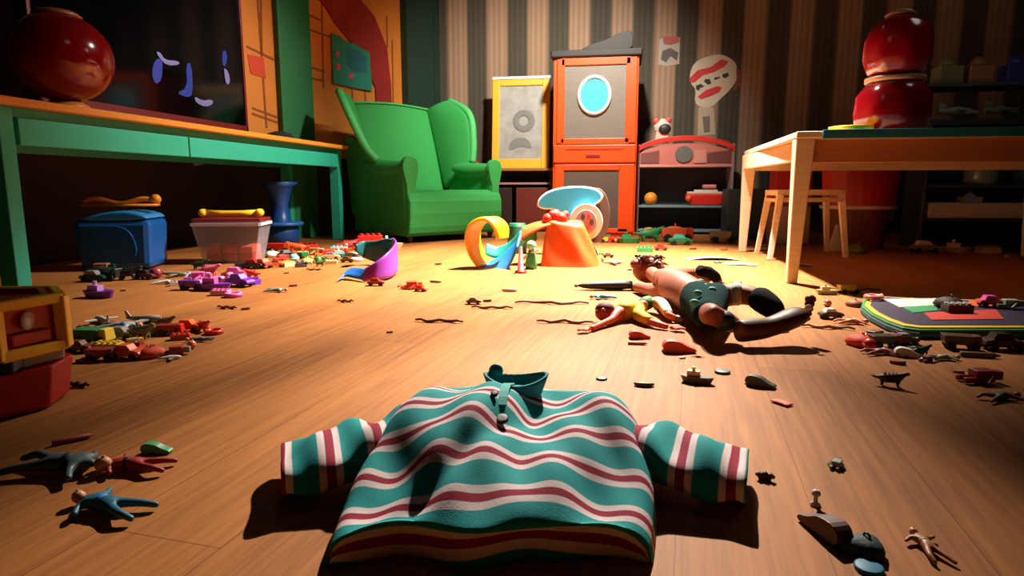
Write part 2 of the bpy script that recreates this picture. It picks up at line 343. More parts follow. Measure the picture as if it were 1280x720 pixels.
# reclined back
def backf(u, v):
    x = (u-.5)*2*(.36+.02*v); z = .34+v*.76+.02*math.sin(PI*u)*v; y = .64+.27*v-.035*math.sin(PI*u)*math.sin(PI*min(1, v*1.1)); return (x, y, z)
bm = NB(); grid(bm, backf, 10, 10); obj('backrest', bm, CG, ch, smooth=True, solid=.09, sub=1)
bm = NB(); tube(bm, [Vector(backf(i/20, 1))+Vector((0, -.045, .0)) for i in range(21)], .01, 6); obj('piping', bm, CP, ch, smooth=True)
for s in (-1, 1):
    inn = [(.35, .60, .40), (.36, .70, .60), (.37, .80, .85), (.38, .90, 1.10)]
    out = [(.45, .40, .62), (.52, .45, .72), (.60, .55, .98), (.57, .74, 1.16)]
    if s > 0: out = [(.44, .34, .62), (.47, .36, .80), (.49, .44, 1.04), (.47, .70, 1.17)]
    def cr(P, t_):
        t_ *= len(P)-1; i = min(int(t_), len(P)-2); f = t_-i; p = [Vector(P[max(i-1, 0)]), Vector(P[i]), Vector(P[i+1]), Vector(P[min(i+2, len(P)-1)])]
        return .5*((2*p[1])+(p[2]-p[0])*f+(2*p[0]-5*p[1]+4*p[2]-p[3])*f*f+(-p[0]+3*p[1]-3*p[2]+p[3])*f**3)
    def wf(u, v, s=s, inn=inn, out=out):
        a, b = cr(inn, v), cr(out, v); p = a.lerp(b, u); p = Vector((p.x-.03*math.sin(PI*u), p.y, p.z)); return (p.x*s, p.y, p.z)
    bm = NB(); grid(bm, wf, 8, 14); w = obj('wing', bm, CG, ch, smooth=True, solid=.055, sub=1)
    bm = NB(); tube(bm, [wf(1, i/16) for i in range(17)], .031, 10); obj('wing_piping', bm, CP, w, smooth=True)
    # outer side panel reaching from the wing down to the base
    bm = NB(); prism(bm, smoothpoly([(.02, .08), (.80, .08), (.86, .55), (.9, .85), (.72, .8), (.52, .66), (.42, .56), (.3, .58), (.12, .60), (.03, .5)], 1), .05, YZ(-.025))
    p = obj('side_panel', bm, CG, ch, bevel=.01); p.location.x = s*(HW-.02)
    # arm: rolled top sloping down to a scroll front
    def af(u, v, s=s):
        a = u*2*PI; L_ = v; r = .062+.012*math.sin(PI*v)-.01*(1-v)
        y = .03+.55*L_; zc = .555+.03*L_-.02*math.sin(PI*L_)
        return (s*(HW-.045)+r*1.05*math.cos(a), y, zc+r*math.sin(a))
    bm = NB(); V = grid(bm, af, 16, 10); bmesh.ops.remove_doubles(bm, verts=bm.verts[:], dist=.0005)
    bmesh.ops.holes_fill(bm, edges=[e_ for e_ in bm.edges if e_.is_boundary]); a_ = obj('armrest', bm, CG, ch, smooth=False)
    for f in a_.data.polygons: f.use_smooth = len(f.vertices) < 6
    bm = NB(); prism(bm, smoothpoly([(-.045, .30), (.045, .30), (.035, .42), (.06, .50), (.072, .57), (.05, .625), (0, .64), (-.05, .625), (-.072, .57), (-.06, .50), (-.035, .42)], 1), .05, XZ(0))
    q = obj('scroll', bm, CG, a_, bevel=.008); q.location = (s*(HW-.045), 0, 0)
    bm = NB(); box(bm, (s*(HW-.045), .3, .45), (.085, .56, .2)); obj('arm_filler', bm, CG, a_)
for sx in (-1, 1):
    for yy in (.06, .72):
        bm = NB(); lathe(bm, [(.016, 0), (.022, .03), (.026, .055)], 10); l = obj('leg', bm, M((40, 24, 16), .5, 'wood'), ch); l.location = (sx*(HW-.06), yy, 0)
# ================================================================== CONSOLE + EASEL BOARD
cons = thing('console', 'low dark console with a pale edge behind the green armchair', 'cabinet', (-1.2, 6.02, 0))
CZ = .59; cx0, cx1 = -.5, .535
bm = NB(); box(bm, ((cx0+cx1)/2, .2, CZ-.012), (cx1-cx0, .46, .024)); obj('top', bm, M((150, 104, 52), .5, 'wood'), cons, bevel=.003)
DK = M((34, 18, 14), .5, 'wood')
bm = NB()
for a, s in (((cx0+.02, .2, CZ/2-.01), (.03, .42, CZ-.03)), ((cx1-.02, .2, CZ/2-.01), (.03, .42, CZ-.03)), (((cx0+cx1)/2, .41, CZ/2), (cx1-cx0-.04, .02, CZ-.05)), (((cx0+cx1)/2, .2, .03), (cx1-cx0-.04, .42, .03))): box(bm, a, s)
obj('carcass', bm, DK, cons)
bm = NB(); box(bm, ((cx0+cx1)/2, .19, CZ-.14), (cx1-cx0-.04, .42, .018)); obj('shelf', bm, M((160, 120, 110), .5), cons)
bm = NB(); box(bm, (.345, 0.0, .21), (.31, .02, .40)); obj('door', bm, M((104, 34, 24), .5, 'wood'), cons, bevel=.004)
bm = NB(); box(bm, (-.1, 0.0, .21), (.5, .02, .40)); obj('door', bm, M((44, 20, 16), .5, 'wood'), cons, bevel=.004)
e0 = atY(613, 200, 6.1); e1 = atY(687, 200, 6.1)
ez = thing('drawing_board', 'yellow-framed grey drawing board with a faint sketch, standing on the low dark console', 'board', ((e0.x+e1.x)/2, 6.12, CZ+.001))
w = e1.x-e0.x-.02; h = atY(650, 97, 6.1).z-CZ
ez.rotation_euler = (math.radians(-5), 0, 0)
YF = M((222, 168, 40), .45)
bm = NB()
for a, s in (((-w/2+.035, 0, h/2), (.07, .03, h)), ((w/2-.035, 0, h/2), (.07, .03, h)), ((0, 0, h-.03), (w-.14, .03, .06)), ((0, 0, .045), (w-.14, .03, .09))): box(bm, a, s)
obj('frame', bm, YF, ez, bevel=.006)
bm = NB(); box(bm, (0, 0.0, h+.012), (w+.01, .045, .03)); obj('top_rail', bm, M((200, 190, 196), .5), ez, bevel=.006)
def sketch_mat():
    m = bpy.data.materials.new('grey_slate'); m.use_nodes = True; nt = m.node_tree; b = nt.nodes['Principled BSDF']; b.inputs['Roughness'].default_value = .5
    n = nt.nodes.new('ShaderNodeTexNoise'); n.inputs['Scale'].default_value = 9; n.inputs['Detail'].default_value = 5
    tc = nt.nodes.new('ShaderNodeTexCoord'); nt.links.new(tc.outputs['Object'], n.inputs['Vector'])
    r = nt.nodes.new('ShaderNodeValToRGB'); r.color_ramp.elements[0].color = (*lin((104, 106, 104)), 1); r.color_ramp.elements[1].color = (*lin((176, 178, 174)), 1)
    nt.links.new(n.outputs['Fac'], r.inputs[0]); nt.links.new(r.outputs[0], b.inputs['Base Color']); return m
SLATE = sketch_mat()
bm = NB(); box(bm, (0, 0.004, h/2+.01), (w-.13, .012, h-.13)); obj('panel', bm, SLATE, ez)
SK = M((112, 114, 113), .7)
bm = NB(); torus(bm, (.03, -.0055, h/2+.03), .075, .030, 20, 'y', 8, .12); obj('sketch', bm, SK, ez)
bm = NB(); prism(bm, smoothpoly([(-.12, -.26), (.0, -.2), (.12, -.24), (.08, -.14), (-.02, -.12), (-.1, -.16)], 2), .003, lambda u, v, q: (u, -.006+q, v+h/2)); obj('sketch_shading', bm, SK, ez)
# red cloth on the console
bm = NB(); grid(bm, lambda u, v: ((u-.5)*.42, (v-.5)*.2, .006+.05*math.sin(PI*u)*math.sin(PI*v)*(1+.4*math.sin(u*14)+.3*math.sin(v*9+u*5))), 22, 10)
o = obj('cloth', bm, M((190, 24, 26), .7, 'fabric'), smooth=True, solid=.006); o.location = (-1.48, 6.14, CZ+.004); tag(o, 'crumpled red cloth on the dark console beside the drawing board', 'cloth')
# ================================================================== ORANGE CABINET
cb = thing('locker_cabinet', 'tall orange cabinet with grey panels and a round blue mirror', 'cabinet', (-.27, 5.68, 0))
OR = M((236, 74, 16), .4, 'paint'); W2 = .36; H2 = 1.5
bm = NB(); box(bm, (0, .24, H2/2), (W2*2, .46, H2)); obj('body', bm, OR, cb, bevel=.006)
bm = NB(); box(bm, (0, .235, H2+.032), (W2*2+.05, .52, .06)); obj('top', bm, M((20, 19, 19), .6), cb, bevel=.012)
GP = M((112, 106, 98), .5, 'wood')
bm = NB()
for a, s in (((-.2935, -.005, 1.14), (.065, .03, .70)), ((.3, -.005, 1.14), (.09, .03, .70)), ((0, -.005, 1.465), (.58, .03, .06)), ((0, -.005, .805), (.58, .03, .05))): box(bm, a, s)
d = obj('door', bm, OR, cb, bevel=.004)
bm = NB(); box(bm, (-.0, .0, 1.135), (.56, .012, .64)); obj('panel', bm, SLATE if False else GP, d)
bm = NB(); lathe(bm, [(.150, 0), (.155, .02), (.135, .035), (.128, .022)], 40, cap=False); o = obj('mirror_rim', bm, M((226, 222, 214), .4), d, smooth=True); o.rotation_euler.x = PI/2; o.location = (.0, -.004, 1.2)
mc = atY(743, 119, 5.66); o.location = (mc.x+.27, -.004, mc.z); o.scale = (.93, 1.08, 1)
bm = NB(); lathe(bm, [(.0001, .0), (.134, 0), (.134, .014), (.0001, .014)], 40, cap=False); o2 = obj('mirror', bm, M((74, 176, 208), .25), d, smooth=False); o2.rotation_euler.x = PI/2; o2.location = (mc.x+.27, -.008, mc.z); o2.scale = (.93, 1.08, 1)
bm = NB(); box(bm, (0, -.008, .70), (.70, .03, .15)); d = obj('drawer', bm, OR, cb, bevel=.006)
bm = NB(); box(bm, (-.01, -.028, .685), (.12, .012, .025)); obj('drawer_label', bm, M((140, 30, 14), .5), d, bevel=.003)
bm = NB(); box(bm, (0, -.026, .738), (.5, .006, .006)); obj('groove', bm, M((180, 36, 10), .5), d)
bm = NB()
for a, s in (((-.3, -.005, .32), (.08, .03, .58)), ((.28, -.005, .32), (.13, .03, .58)), ((-.02, -.005, .585), (.5, .03, .05)), ((0, -.005, .04), (.6, .03, .04))): box(bm, a, s)
d = obj('door', bm, OR, cb, bevel=.004)
bm = NB(); box(bm, (-.02, .0, .32), (.50, .012, .54)); obj('panel', bm, M((92, 80, 72), .5, 'wood'), d)
# black shoe-like bag on top
bm = NB(); prism(bm, smoothpoly([(-.22, 0), (.2, 0), (.22, .08), (.2, .17), (.1, .15), (.0, .10), (-.12, .07), (-.22, .03)], 2), .16, XZ(-.08))
o = obj('shoe', bm, M((9, 9, 10), .6), bevel=.01, smooth=False); o.location = (-.18, 5.86, H2+.064); tag(o, 'black pointed shoe on top of the tall orange cabinet', 'shoe')
# ================================================================== TOY SHELF
sh = thing('toy_shelf', 'low open toy shelf with a red arched top against the striped wall', 'shelf', (.10, 5.9, 0))
SW = .83; GY = M((150, 128, 132), .5, 'paint'); SDK = M((28, 40, 46), .6)
for xx in (0.012, SW-.012):
    bm = NB(); box(bm, (xx, .16, .395), (.024, .32, .79)); obj('side_panel', bm, GY, sh, bevel=.004)
for z in (.03, .245, .60):
    bm = NB(); box(bm, (SW/2, .16, z), (SW-.04, .32, .02)); obj('shelf', bm, M((110, 132, 136), .5) if z < .5 else M((196, 140, 130), .5), sh, bevel=.003)
bm = NB(); box(bm, (SW/2, .315, .4), (SW-.04, .01, .78)); obj('back_panel', bm, SDK, sh)
arch_o = [(SW*i/20, .76+.10*math.sin(PI*min(1, max(0, (i/20)*1.0)))**.6) for i in range(21)]
arch_i = [(SW*i/20, .715+.10*math.sin(PI*(i/20))**.6) for i in range(21)]
bm = NB(); prism(bm, arch_o+arch_i[::-1], .03, XZ(-.012)); obj('arch', bm, M((206, 44, 28), .45), sh, bevel=.003)
pk = M((190, 112, 104), .5)
bm = NB(); prism(bm, [(.02, .61)]+[(.02+(SW-.04)*i/20, .71+.085*math.sin(PI*(i/20))**.6) for i in range(21)]+[(SW-.02, .61)], .01, XZ(.006)); obj('header', bm, pk, sh)
for a, b, c_ in ((.03, .19, (120, 70, 66)), (.60, .80, (110, 64, 62))):
    bm = NB(); prism(bm, [(a, .625), (b, .625), (b, .735), (a, .71)], .006, XZ(0)); obj('header_inset', bm, M(c_, .5), sh)
bm = NB(); prism(bm, circ(.40, .70, .075, .07), .012, XZ(-.008)); obj('header_badge', bm, M((96, 100, 100), .5), sh)
bm = NB(); box(bm, (.54, .0, .68), (.1, .01, .11)); obj('header_inset', bm, M((200, 140, 124), .5), sh)
# ball and boat on the shelf
o_ = thing('toy_ball', 'small orange ball on the middle shelf of the low toy shelf', 'ball', (.10+.13, 5.96, .256))
bm = NB(); ball(bm, (0, 0, .058), .058, sz=1.0, seg=24); obj('ball', bm, M((226, 140, 44), .4), o_, smooth=True)
bm = NB(); lathe(bm, [(.02, 0), (.024, .004), (.02, .012)], 12); obj('foot', bm, M((180, 170, 160), .4), o_)
bt = thing('toy_boat', 'red toy boat with a white deck and pink funnel on the middle shelf', 'toy boat', (.10+.60, 6.0, .256))
bm = NB(); prism(bm, [(-.17, .10), (-.13, .015), (-.10, 0), (.12, 0), (.15, .02), (.17, .10)], .13, XZ(-.065)); obj('hull', bm, M((206, 34, 24), .4), bt, bevel=.012)
bm = NB(); box(bm, (0, 0, .11), (.3, .11, .02)); box(bm, (.01, 0, .125), (.2, .08, .025)); obj('deck', bm, M((206, 196, 180), .5), bt, bevel=.004)
bm = NB(); box(bm, (.04, 0, .165), (.12, .07, .035)); obj('funnel', bm, M((214, 120, 124), .5), bt, bevel=.012)
bm = NB(); ball(bm, (-.14, -.06, .06), .03); obj('bow_ball', bm, M((230, 90, 30), .4), bt, smooth=True)
# ================================================================== WALL STICKERS
def wallpt(px, py, w=0): p = atY(px, py, 6.5); return (p.x, p.z)
def wallprism(name, pts, col, par, off=0., t=.004, sm=0):
    bm = NB(); P = [wallpt(*p) for p in pts]; P = smoothpoly(P, sm) if sm else P
    prism(bm, P, t, lambda u, v, w: (u, 6.5-off-w, v)); return obj(name, bm, M(col, .6), par)
t = thing('wall_sign', 'pale shield-shaped paper sign with two red bands and dark marks on the striped wall', 'sign', (0, 0, 0))
wallprism('sheet', [(862, 92), (868, 78), (880, 72), (898, 67), (912, 72), (921, 80), (920, 92), (921, 100), (912, 113), (900, 124), (890, 134), (876, 134), (868, 128), (870, 112), (863, 104)], (196, 186, 164), t, .0, sm=1)
for pts in ([(862, 98), (872, 88), (888, 84), (902, 74), (910, 77), (906, 83), (892, 90), (878, 94), (868, 103), (862, 103)], [(872, 121), (882, 113), (896, 108), (902, 109), (899, 115), (888, 120), (876, 124)]): wallprism('red_band', pts, (196, 36, 40), t, .005)
for pts in ([(870, 107), (876, 105), (880, 108), (875, 110), (874, 113), (870, 112)], [(881, 99), (887, 99), (889, 104), (885, 106), (880, 102)], [(893, 97), (900, 96), (899, 98), (893, 100)], [(903, 93), (910, 91), (911, 95), (906, 98), (903, 96)]):
    wallprism('dark_mark', pts, (40, 36, 34), t, .005)
wallprism('back_flap', [(918, 86), (928, 88), (927, 104), (917, 114), (914, 106)], (120, 62, 44), t, -.002)
t = thing('paper_strip', 'pale paper strip hanging on the wall below the red banded sign', 'paper', (0, 0, 0))
wallprism('sheet', [(873, 134), (892, 134), (894, 168), (872, 170)], (176, 160, 138), t, -.0005)
wallprism('dark_patch', [(878, 146), (887, 145), (887, 164), (880, 165)], (112, 96, 84), t, .006)
t = thing('wall_sticker', 'small square sticker with a red top high on the striped wall', 'sticker', (0, 0, 0))
wallprism('sheet', [(824, 50), (830, 46), (850, 47), (849, 80), (834, 83), (823, 81)], (158, 148, 138), t)
wallprism('red_edge', [(828, 46), (849, 46), (849, 53), (838, 56), (830, 55)], (150, 60, 54), t, .005)
wallprism('dark_shape', [(828, 64), (838, 60), (848, 66), (846, 76), (838, 70), (832, 78), (826, 74)], (70, 62, 62), t, .005)
t = thing('figurine', 'small white and black figurine standing on the arched toy shelf', 'figurine')
p0 = Vector((.10+.21, 5.95, .80)); t.location = p0
bm = NB(); box(bm, (0, 0, .05), (.13, .05, .1), taper=(.8, 1)); ball(bm, (0, 0, .14), .075, sy_=.6); obj('body', bm, M((196, 180, 170), .5), t, smooth=False, bevel=.01)
bm = NB(); ball(bm, (.02, -.035, .12), .045, sy_=.5, sx=1.2); obj('face', bm, M((34, 32, 32), .5), t, smooth=True)
bm = NB(); ball(bm, (-.05, -.01, .19), .035, sy_=.6); obj('ear', bm, M((176, 74, 66), .5), t, smooth=True); bm = NB(); ball(bm, (.05, -.01, .195), .03, sy_=.6); obj('ear', bm, M((176, 74, 66), .5), t, smooth=True)
# ================================================================== RIDE-ON TOY (blue board with wheel)
ry = 3.95
def rp(px, py): p = atY(px, py, ry); return (p.x, p.z)
t = thing('toy_guitar', 'blue kidney-shaped toy with white rim and pink-spotted wheel behind the orange hood', 'toy', (0, 0, 0))
body = [(671, 254), (674, 247), (684, 239), (700, 234), (725, 232), (745, 235), (754, 243), (753, 250), (744, 256), (738, 262), (728, 264), (722, 272), (716, 280), (716, 290), (700, 290), (704, 275), (694, 262), (680, 262), (672, 259)]
def inset(P, k):
    cx = sum(p[0] for p in P)/len(P); cz = sum(p[1] for p in P)/len(P); out = []
    n = len(P)
    for i in range(n):
        a, b = Vector(P[i-1]), Vector(P[(i+1) % n]); d = (b-a).normalized(); nn = Vector((-d.y, d.x)); q = Vector(P[i])
        out.append(tuple(q+nn*k))
    return out
B = smoothpoly([rp(*p) for p in body], 2)
area = sum(B[i-1][0]*B[i][1]-B[i][0]*B[i-1][1] for i in range(len(B)))
bm = NB(); prism(bm, B, .06, XZ(ry)); obj('rim', bm, M((232, 226, 220), .5), t, bevel=.006)
bm = NB(); prism(bm, inset(B, .011 if area > 0 else -.011), .01, XZ(ry-.008)); obj('face', bm, M((40, 156, 196), .5), t)
wc = rp(733, 277)
for r, c_, off in ((.1, (214, 206, 200), -.05), (.066, (150, 136, 142), -.056)):
    bm = NB(); prism(bm, circ(wc[0], wc[1], r, r*1.1, 32), .05 if r > .09 else .008, XZ(ry+off)); obj('wheel' if r > .09 else 'hub', bm, M(c_, .5), t, bevel=.003)
for a in range(6):
    bm = NB(); prism(bm, circ(wc[0]+.035*math.cos(a*1.05), wc[1]+.035*math.sin(a*1.05), .013, .02, 8), .004, XZ(ry-.060)); obj('spot', bm, M((214, 70, 90) if a % 2 else (70, 64, 70), .5), t)
bm = NB(); prism(bm, circ(wc[0]+.055, wc[1]+.035, .085, .17, 28), .04, XZ(ry+.065)); obj('rear_disc', bm, M((84, 58, 48), .6), t, bevel=.004)
bm = NB(); prism(bm, [(wc[0]-.13, 0), (wc[0]+.08, 0), (wc[0]+.05, .06), (wc[0]-.02, .19), (wc[0]-.12, .19)], .05, XZ(ry+.0)); obj('stand', bm, M((60, 120, 140), .5), t, bevel=.004)
# ================================================================== ORANGE HOOD
op = at(708, 334); t = thing('toy_hood', 'orange cloth-like play hood with a drooping left corner, in front of the blue kidney-shaped toy', 'toy', op)
ORF = M((244, 92, 16), .6, 'fabric')
def hoodf(u, v):
    a = 2*PI*u; k = v
    rx = .158*(1-k)+.092*k+.012*math.sin(3*a+1.5)*(1-k); ry_ = .13*(1-k)+.07*k
    ca, sa = math.cos(a), math.sin(a); e = .62
    x = rx*math.copysign(abs(ca)**e, ca); y = ry_*math.copysign(abs(sa)**e, sa)
    fold = .010*math.sin(5*a+3*k)*math.sin(PI*k)
    return (x*(1+fold*6)-.02*k, y*(1+fold*6)+.12, .0+.235*k+.012*math.sin(2*a)*k)
bm = NB(); grid(bm, hoodf, 40, 12); bmesh.ops.remove_doubles(bm, verts=bm.verts[:], dist=.0004)
top = [e_ for e_ in bm.edges if e_.is_boundary and e_.verts[0].co.z > .15]; bmesh.ops.holes_fill(bm, edges=top)
h_ = obj('hood', bm, ORF, t, smooth=True, sub=1)
def awn(u, v):
    x = -.09-.165*u; z = .235-.04*u*u-.02*math.sin(PI*v)*0-.05*abs(v-.5)**2*4*(.4+u); y = .05+.13*v-.01*u
    return (x, y, z)
bm = NB(); grid(bm, awn, 10, 10); a_ = obj('awning', bm, ORF, t, smooth=True, solid=.012, sub=1)
bm = NB(); lathe(bm, [(.03, -.045), (.045, -.03), (.043, .02), (.03, .035)], 16); q = obj('green_tip', bm, M((52, 128, 48), .5), t, smooth=True); q.location = (-.215, .10, .165)
bm = NB(); tube(bm, [(-.2, .1, .12), (-.20, .1, .0)], .012); tube(bm, [(-.2, .15, .16), (-.20, .16, .0)], .012); obj('post', bm, M((200, 200, 200), .4), t)
bm = NB()
for i, (x, z, r) in enumerate(((-.11, .245, .032), (-.075, .262, .036), (-.04, .25, .034), (-.02, .268, .022), (-.09, .272, .02))): ball(bm, (x, .10+.02*(i % 2), z), r)
obj('red_crest', bm, M((214, 46, 20), .5), t, smooth=True)
# little toys under the hood
for (px, py, kind, col, lab) in ((664, 336, 'figure', (50, 150, 100), 'small green toy figure standing in the opening of the orange hood'), (651, 341, 'cone', (190, 40, 40), 'small dark red cone standing left of the orange hood opening')):
    p = at(px, py); r_ = .028
    if kind == 'cone':
        bm = NB(); lathe(bm, [(.03, 0), (.03, .01), (.018, .012), (.006, .13)], 14); o = obj('toy_cone', bm, M(col, .5), smooth=True); o.location = p; tag(o, lab, 'toy cone')
    else:
        f = thing('toy_figure', lab, 'toy figure', p)
        bm = NB(); lathe(bm, [(.03, 0), (.032, .03), (.02, .08), (.012, .1)], 14); obj('body', bm, M(col, .5), f, smooth=True)
        bm = NB(); ball(bm, (0, 0, .12), .026); obj('head', bm, M((130, 200, 160), .5), f, smooth=True)
        bm = NB(); tube(bm, [(-.04, 0, .05), (0, -.01, .085), (.04, -.01, .1)], .008); obj('arms', bm, M((200, 210, 200), .5), f)
# ================================================================== CURLED RIBBON TOYS
def ribbon(name, pts, wvec, th, mat, par, rad=None, sub=1):
    """pts: 3-D centre path; wvec: half-width vector(s)"""
    n = len(pts)
    def cr(P, s):
        s *= len(P)-1; i = min(int(s), len(P)-2); f = s-i; p = [Vector(P[max(i-1, 0)]), Vector(P[i]), Vector(P[i+1]), Vector(P[min(i+2, len(P)-1)])]
        return .5*((2*p[1])+(p[2]-p[0])*f+(2*p[0]-5*p[1]+4*p[2]-p[3])*f*f+(-p[0]+3*p[1]-3*p[2]+p[3])*f**3)
    W = wvec if isinstance(wvec, list) else [wvec]*n
    bm = NB(); grid(bm, lambda u, v: cr(pts, u)+cr(W, u)*(2*v-1), 6*(n-1), 3)
    return obj(name, bm, mat, par, smooth=True, solid=th, sub=sub)
Yr = 3.25
def yp(px, py): return atY(px, py, Yr)
t = thing('toy_loop', 'curled plastic track toy, yellow arch running into a blue and teal chute', 'toy', (0, 0, 0))
wv = Vector((.028, .06, 0))
ribbon('yellow_arch', [yp(*p) for p in ((628, 299), (626, 284), (616, 274), (603, 275), (593, 285), (591, 300), (596, 318), (606, 332))], [Vector((.02, .05, 0))]+[wv]*7, .022, M((244, 176, 12), .4), t)
ribbon('blue_chute', [yp(604, 333), yp(618, 334), yp(634, 325), yp(643, 314), yp(649, 300)], [Vector((.02, .05, .02)), Vector((.01, .07, .05)), Vector((.01, .07, .07)), Vector((.01, .06, .06)), Vector((.0, .05, .03))], .014, M((26, 110, 190), .4), t)
ribbon('teal_rim', [yp(603, 313)+Vector((0, .08, 0)), yp(618, 318)+Vector((0, .1, 0)), yp(634, 310)+Vector((0, .1, 0)), yp(648, 296)+Vector((0, .08, 0))], Vector((0, .02, .03)), .014, M((22, 140, 130), .4), t)
p = at(636, 318); bm = NB(); lathe(bm, [(.06, 0), (.065, .12), (.06, .17), (.05, .19), (.0001, .19)], 24); o = obj('toy_drum', bm, M((12, 84, 56), .5), smooth=False, bevel=.004); o.location = at(637, 322)+Vector((0, .28, 0)); tag(o, 'dark green round tub between the yellow arch toy and the green armchair', 'tub')
# purple
t = thing('toy_scoop', 'curved purple track piece with blue end and green back by the red heap', 'toy', (0, 0, 0))
hz = lambda p, z: Vector((p.x, p.y, z))
P = [at(455, 352), at(472, 352), at(488, 349), at(496, 342), at(492, 336)]
ribbon('purple_piece', [hz(P[0], .03), hz(P[1], .05), hz(P[2], .07), hz(P[3], .082), hz(P[4], .085)], [Vector((0, .02, .028)), Vector((0, .01, .046)), Vector((0, 0, .064)), Vector((0, 0, .076)), Vector((0, 0, .08))], .014, M((142, 52, 172), .4), t)
P = [at(424, 352), at(434, 349), at(446, 350), at(458, 352)]
ribbon('blue_end', [hz(P[0], .008), hz(P[1], .03), hz(P[2], .032), hz(P[3], .03)], [Vector((0, .03, .004)), Vector((0, .035, .012)), Vector((0, .03, .02)), Vector((0, .02, .024))], .014, M((30, 96, 180), .4), t)
P = [at(492, 336), at(484, 332), at(470, 331), at(454, 331), at(446, 334)]
ribbon('green_back', [hz(P[0], .08), hz(P[1], .078), hz(P[2], .072), hz(P[3], .085), hz(P[4], .1)], [Vector((0, 0, .075)), Vector((0, 0, .07)), Vector((0, 0, .06)), Vector((0, 0, .045)), Vector((0, 0, .02))], .014, M((18, 78, 80), .4), t)
# ================================================================== RIGHT TABLE
CR = M((230, 208, 178), .5, 'wood')
tb = thing('play_table', 'pale wooden play table with a blue-green edged top at the right', 'table', (.70, 2.90, 0))
TZ = .645; TL, TW = 1.75, 1.50
bm = NB(); prism(bm, [(0, 0), (TL, 0), (TL, TW), (0.05, TW)], .03, XY(TZ-.03)); obj('tabletop', bm, CR, tb, bevel=.006)
bm = NB(); box(bm, (TL/2+.05, -.007, TZ-.013), (TL-.1, .012, .036)); obj('edge_band', bm, M((40, 120, 142), .5), tb, bevel=.003)
bm = NB(); box(bm, (TL/2+.05, .05, TZ+.002), (TL-.12, .1, .004)); obj('edge_mat', bm, M((46, 120, 140), .5), tb)
def leg(x, y, dx=0.0, dy=0.0):
    bm = NB(); bar(bm, (x+dx, y+dy, 0), (x, y, TZ-.03), .042, .075, .042, .075); return obj('leg', bm, CR, tb, bevel=.005)
leg(.04, .045, -.012, 0); leg(.075, TW-.05, -.012, .0); leg(TL-.05, .045, .01); leg(TL-.05, TW-.05, .01)
bm = NB(); box(bm, (.05, TW/2, TZ-.075), (.03, TW-.14, .085)); obj('side_apron', bm, CR, tb, bevel=.003)
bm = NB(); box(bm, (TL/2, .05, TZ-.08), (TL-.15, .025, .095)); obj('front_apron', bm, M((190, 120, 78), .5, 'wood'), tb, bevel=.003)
bm = NB(); box(bm, (TL/2, TW-.05, TZ-.08), (TL-.15, .025, .095)); obj('rear_apron', bm, CR, tb, bevel=.003)
# stool
S = [at(974, 333), at(1057, 322), at(1022, 309), at(944, 317)]
ctr = sum(S, Vector((0, 0, 0)))/4
st = thing('stool', 'pale wooden stool with splayed legs tucked under the play table', 'stool', ctr)
print('STOOL', [tuple(round(c, 2) for c in s) for s in S], ctr)
SH = .40
loc = [Vector((-.19, -.30, 0)), Vector((.19, -.17, 0)), Vector((.21, .24, 0)), Vector((-.13, .24, 0))]
loc = [s-ctr for s in S]
# keep a believable square: shorten towards the centre
loc = [Vector((max(-.24, min(.24, v.x)), max(-.3, min(.3, v.y)), 0)) for v in loc]
topc = [v*.80 for v in loc]
for a, b in zip(loc, topc):
    bm = NB(); bar(bm, (a.x, a.y, 0), (b.x, b.y, SH-.03), .028, .036); obj('leg', bm, CR, st, bevel=.003)
bm = NB(); prism(bm, [(v.x*1.12, v.y*1.12) for v in topc], .032, XY(SH-.032)); obj('seat', bm, CR, st, bevel=.006)
for i in range(4):
    a, b = topc[i], topc[(i+1) % 4]
    bm = NB(); bar(bm, (a.x, a.y, SH-.06), (b.x, b.y, SH-.06), .02, .02, .05, .05); obj('rail', bm, CR, st)
# red two-tier jar
rz_ = TZ+.004
gp = at(1106, 133, rz_); gp = Vector((1.175, 3.22, rz_)); 
print('JAR', gp)
t = thing('two_tier_jar', 'glossy red jar of two stacked rounded tiers with a cream ring, on the play table', 'jar', gp); t.scale = (1.08, 1.08, 1.12)
RJ = M((140, 10, 24), .16, 'plastic', .6)
bm = NB(); lathe(bm, [(.10, 0), (.135, .015), (.145, .08), (.14, .15), (.11, .195), (.08, .205)], 36, mod=lambda a, z: 1+.035*math.cos(8*a)*(1 if z < .19 else 0)); obj('lower_tier', bm, RJ, t, smooth=True)
bm = NB(); lathe(bm, [(.085, .20), (.112, .205), (.112, .222), (.08, .226)], 36); obj('ring', bm, M((214, 150, 120), .4), t, smooth=True)
bm = NB(); lathe(bm, [(.08, .225), (.105, .235), (.128, .29), (.126, .36), (.10, .42), (.06, .45), (.0001, .455)], 36, mod=lambda a, z: 1+.03*math.cos(8*a)*(1 if z < .42 else 0)); obj('upper_tier', bm, RJ, t, smooth=True)
bm = NB(); lathe(bm, [(.05, .452), (.058, .46), (.04, .475), (.0001, .478)], 24); obj('lid', bm, M((196, 150, 110), .4), t, smooth=True)
p = Vector((1.12, 3.12, rz_)); bm = NB(); lathe(bm, [(.03, 0), (.085, .006), (.09, .028), (.078, .03), (.07, .012), (.0001, .010)], 28); o = obj('plate', bm, M((236, 210, 40), .4), smooth=True); o.location = (.97, 3.10, rz_); tag(o, 'small yellow dish on the play table beside the red jar', 'dish')
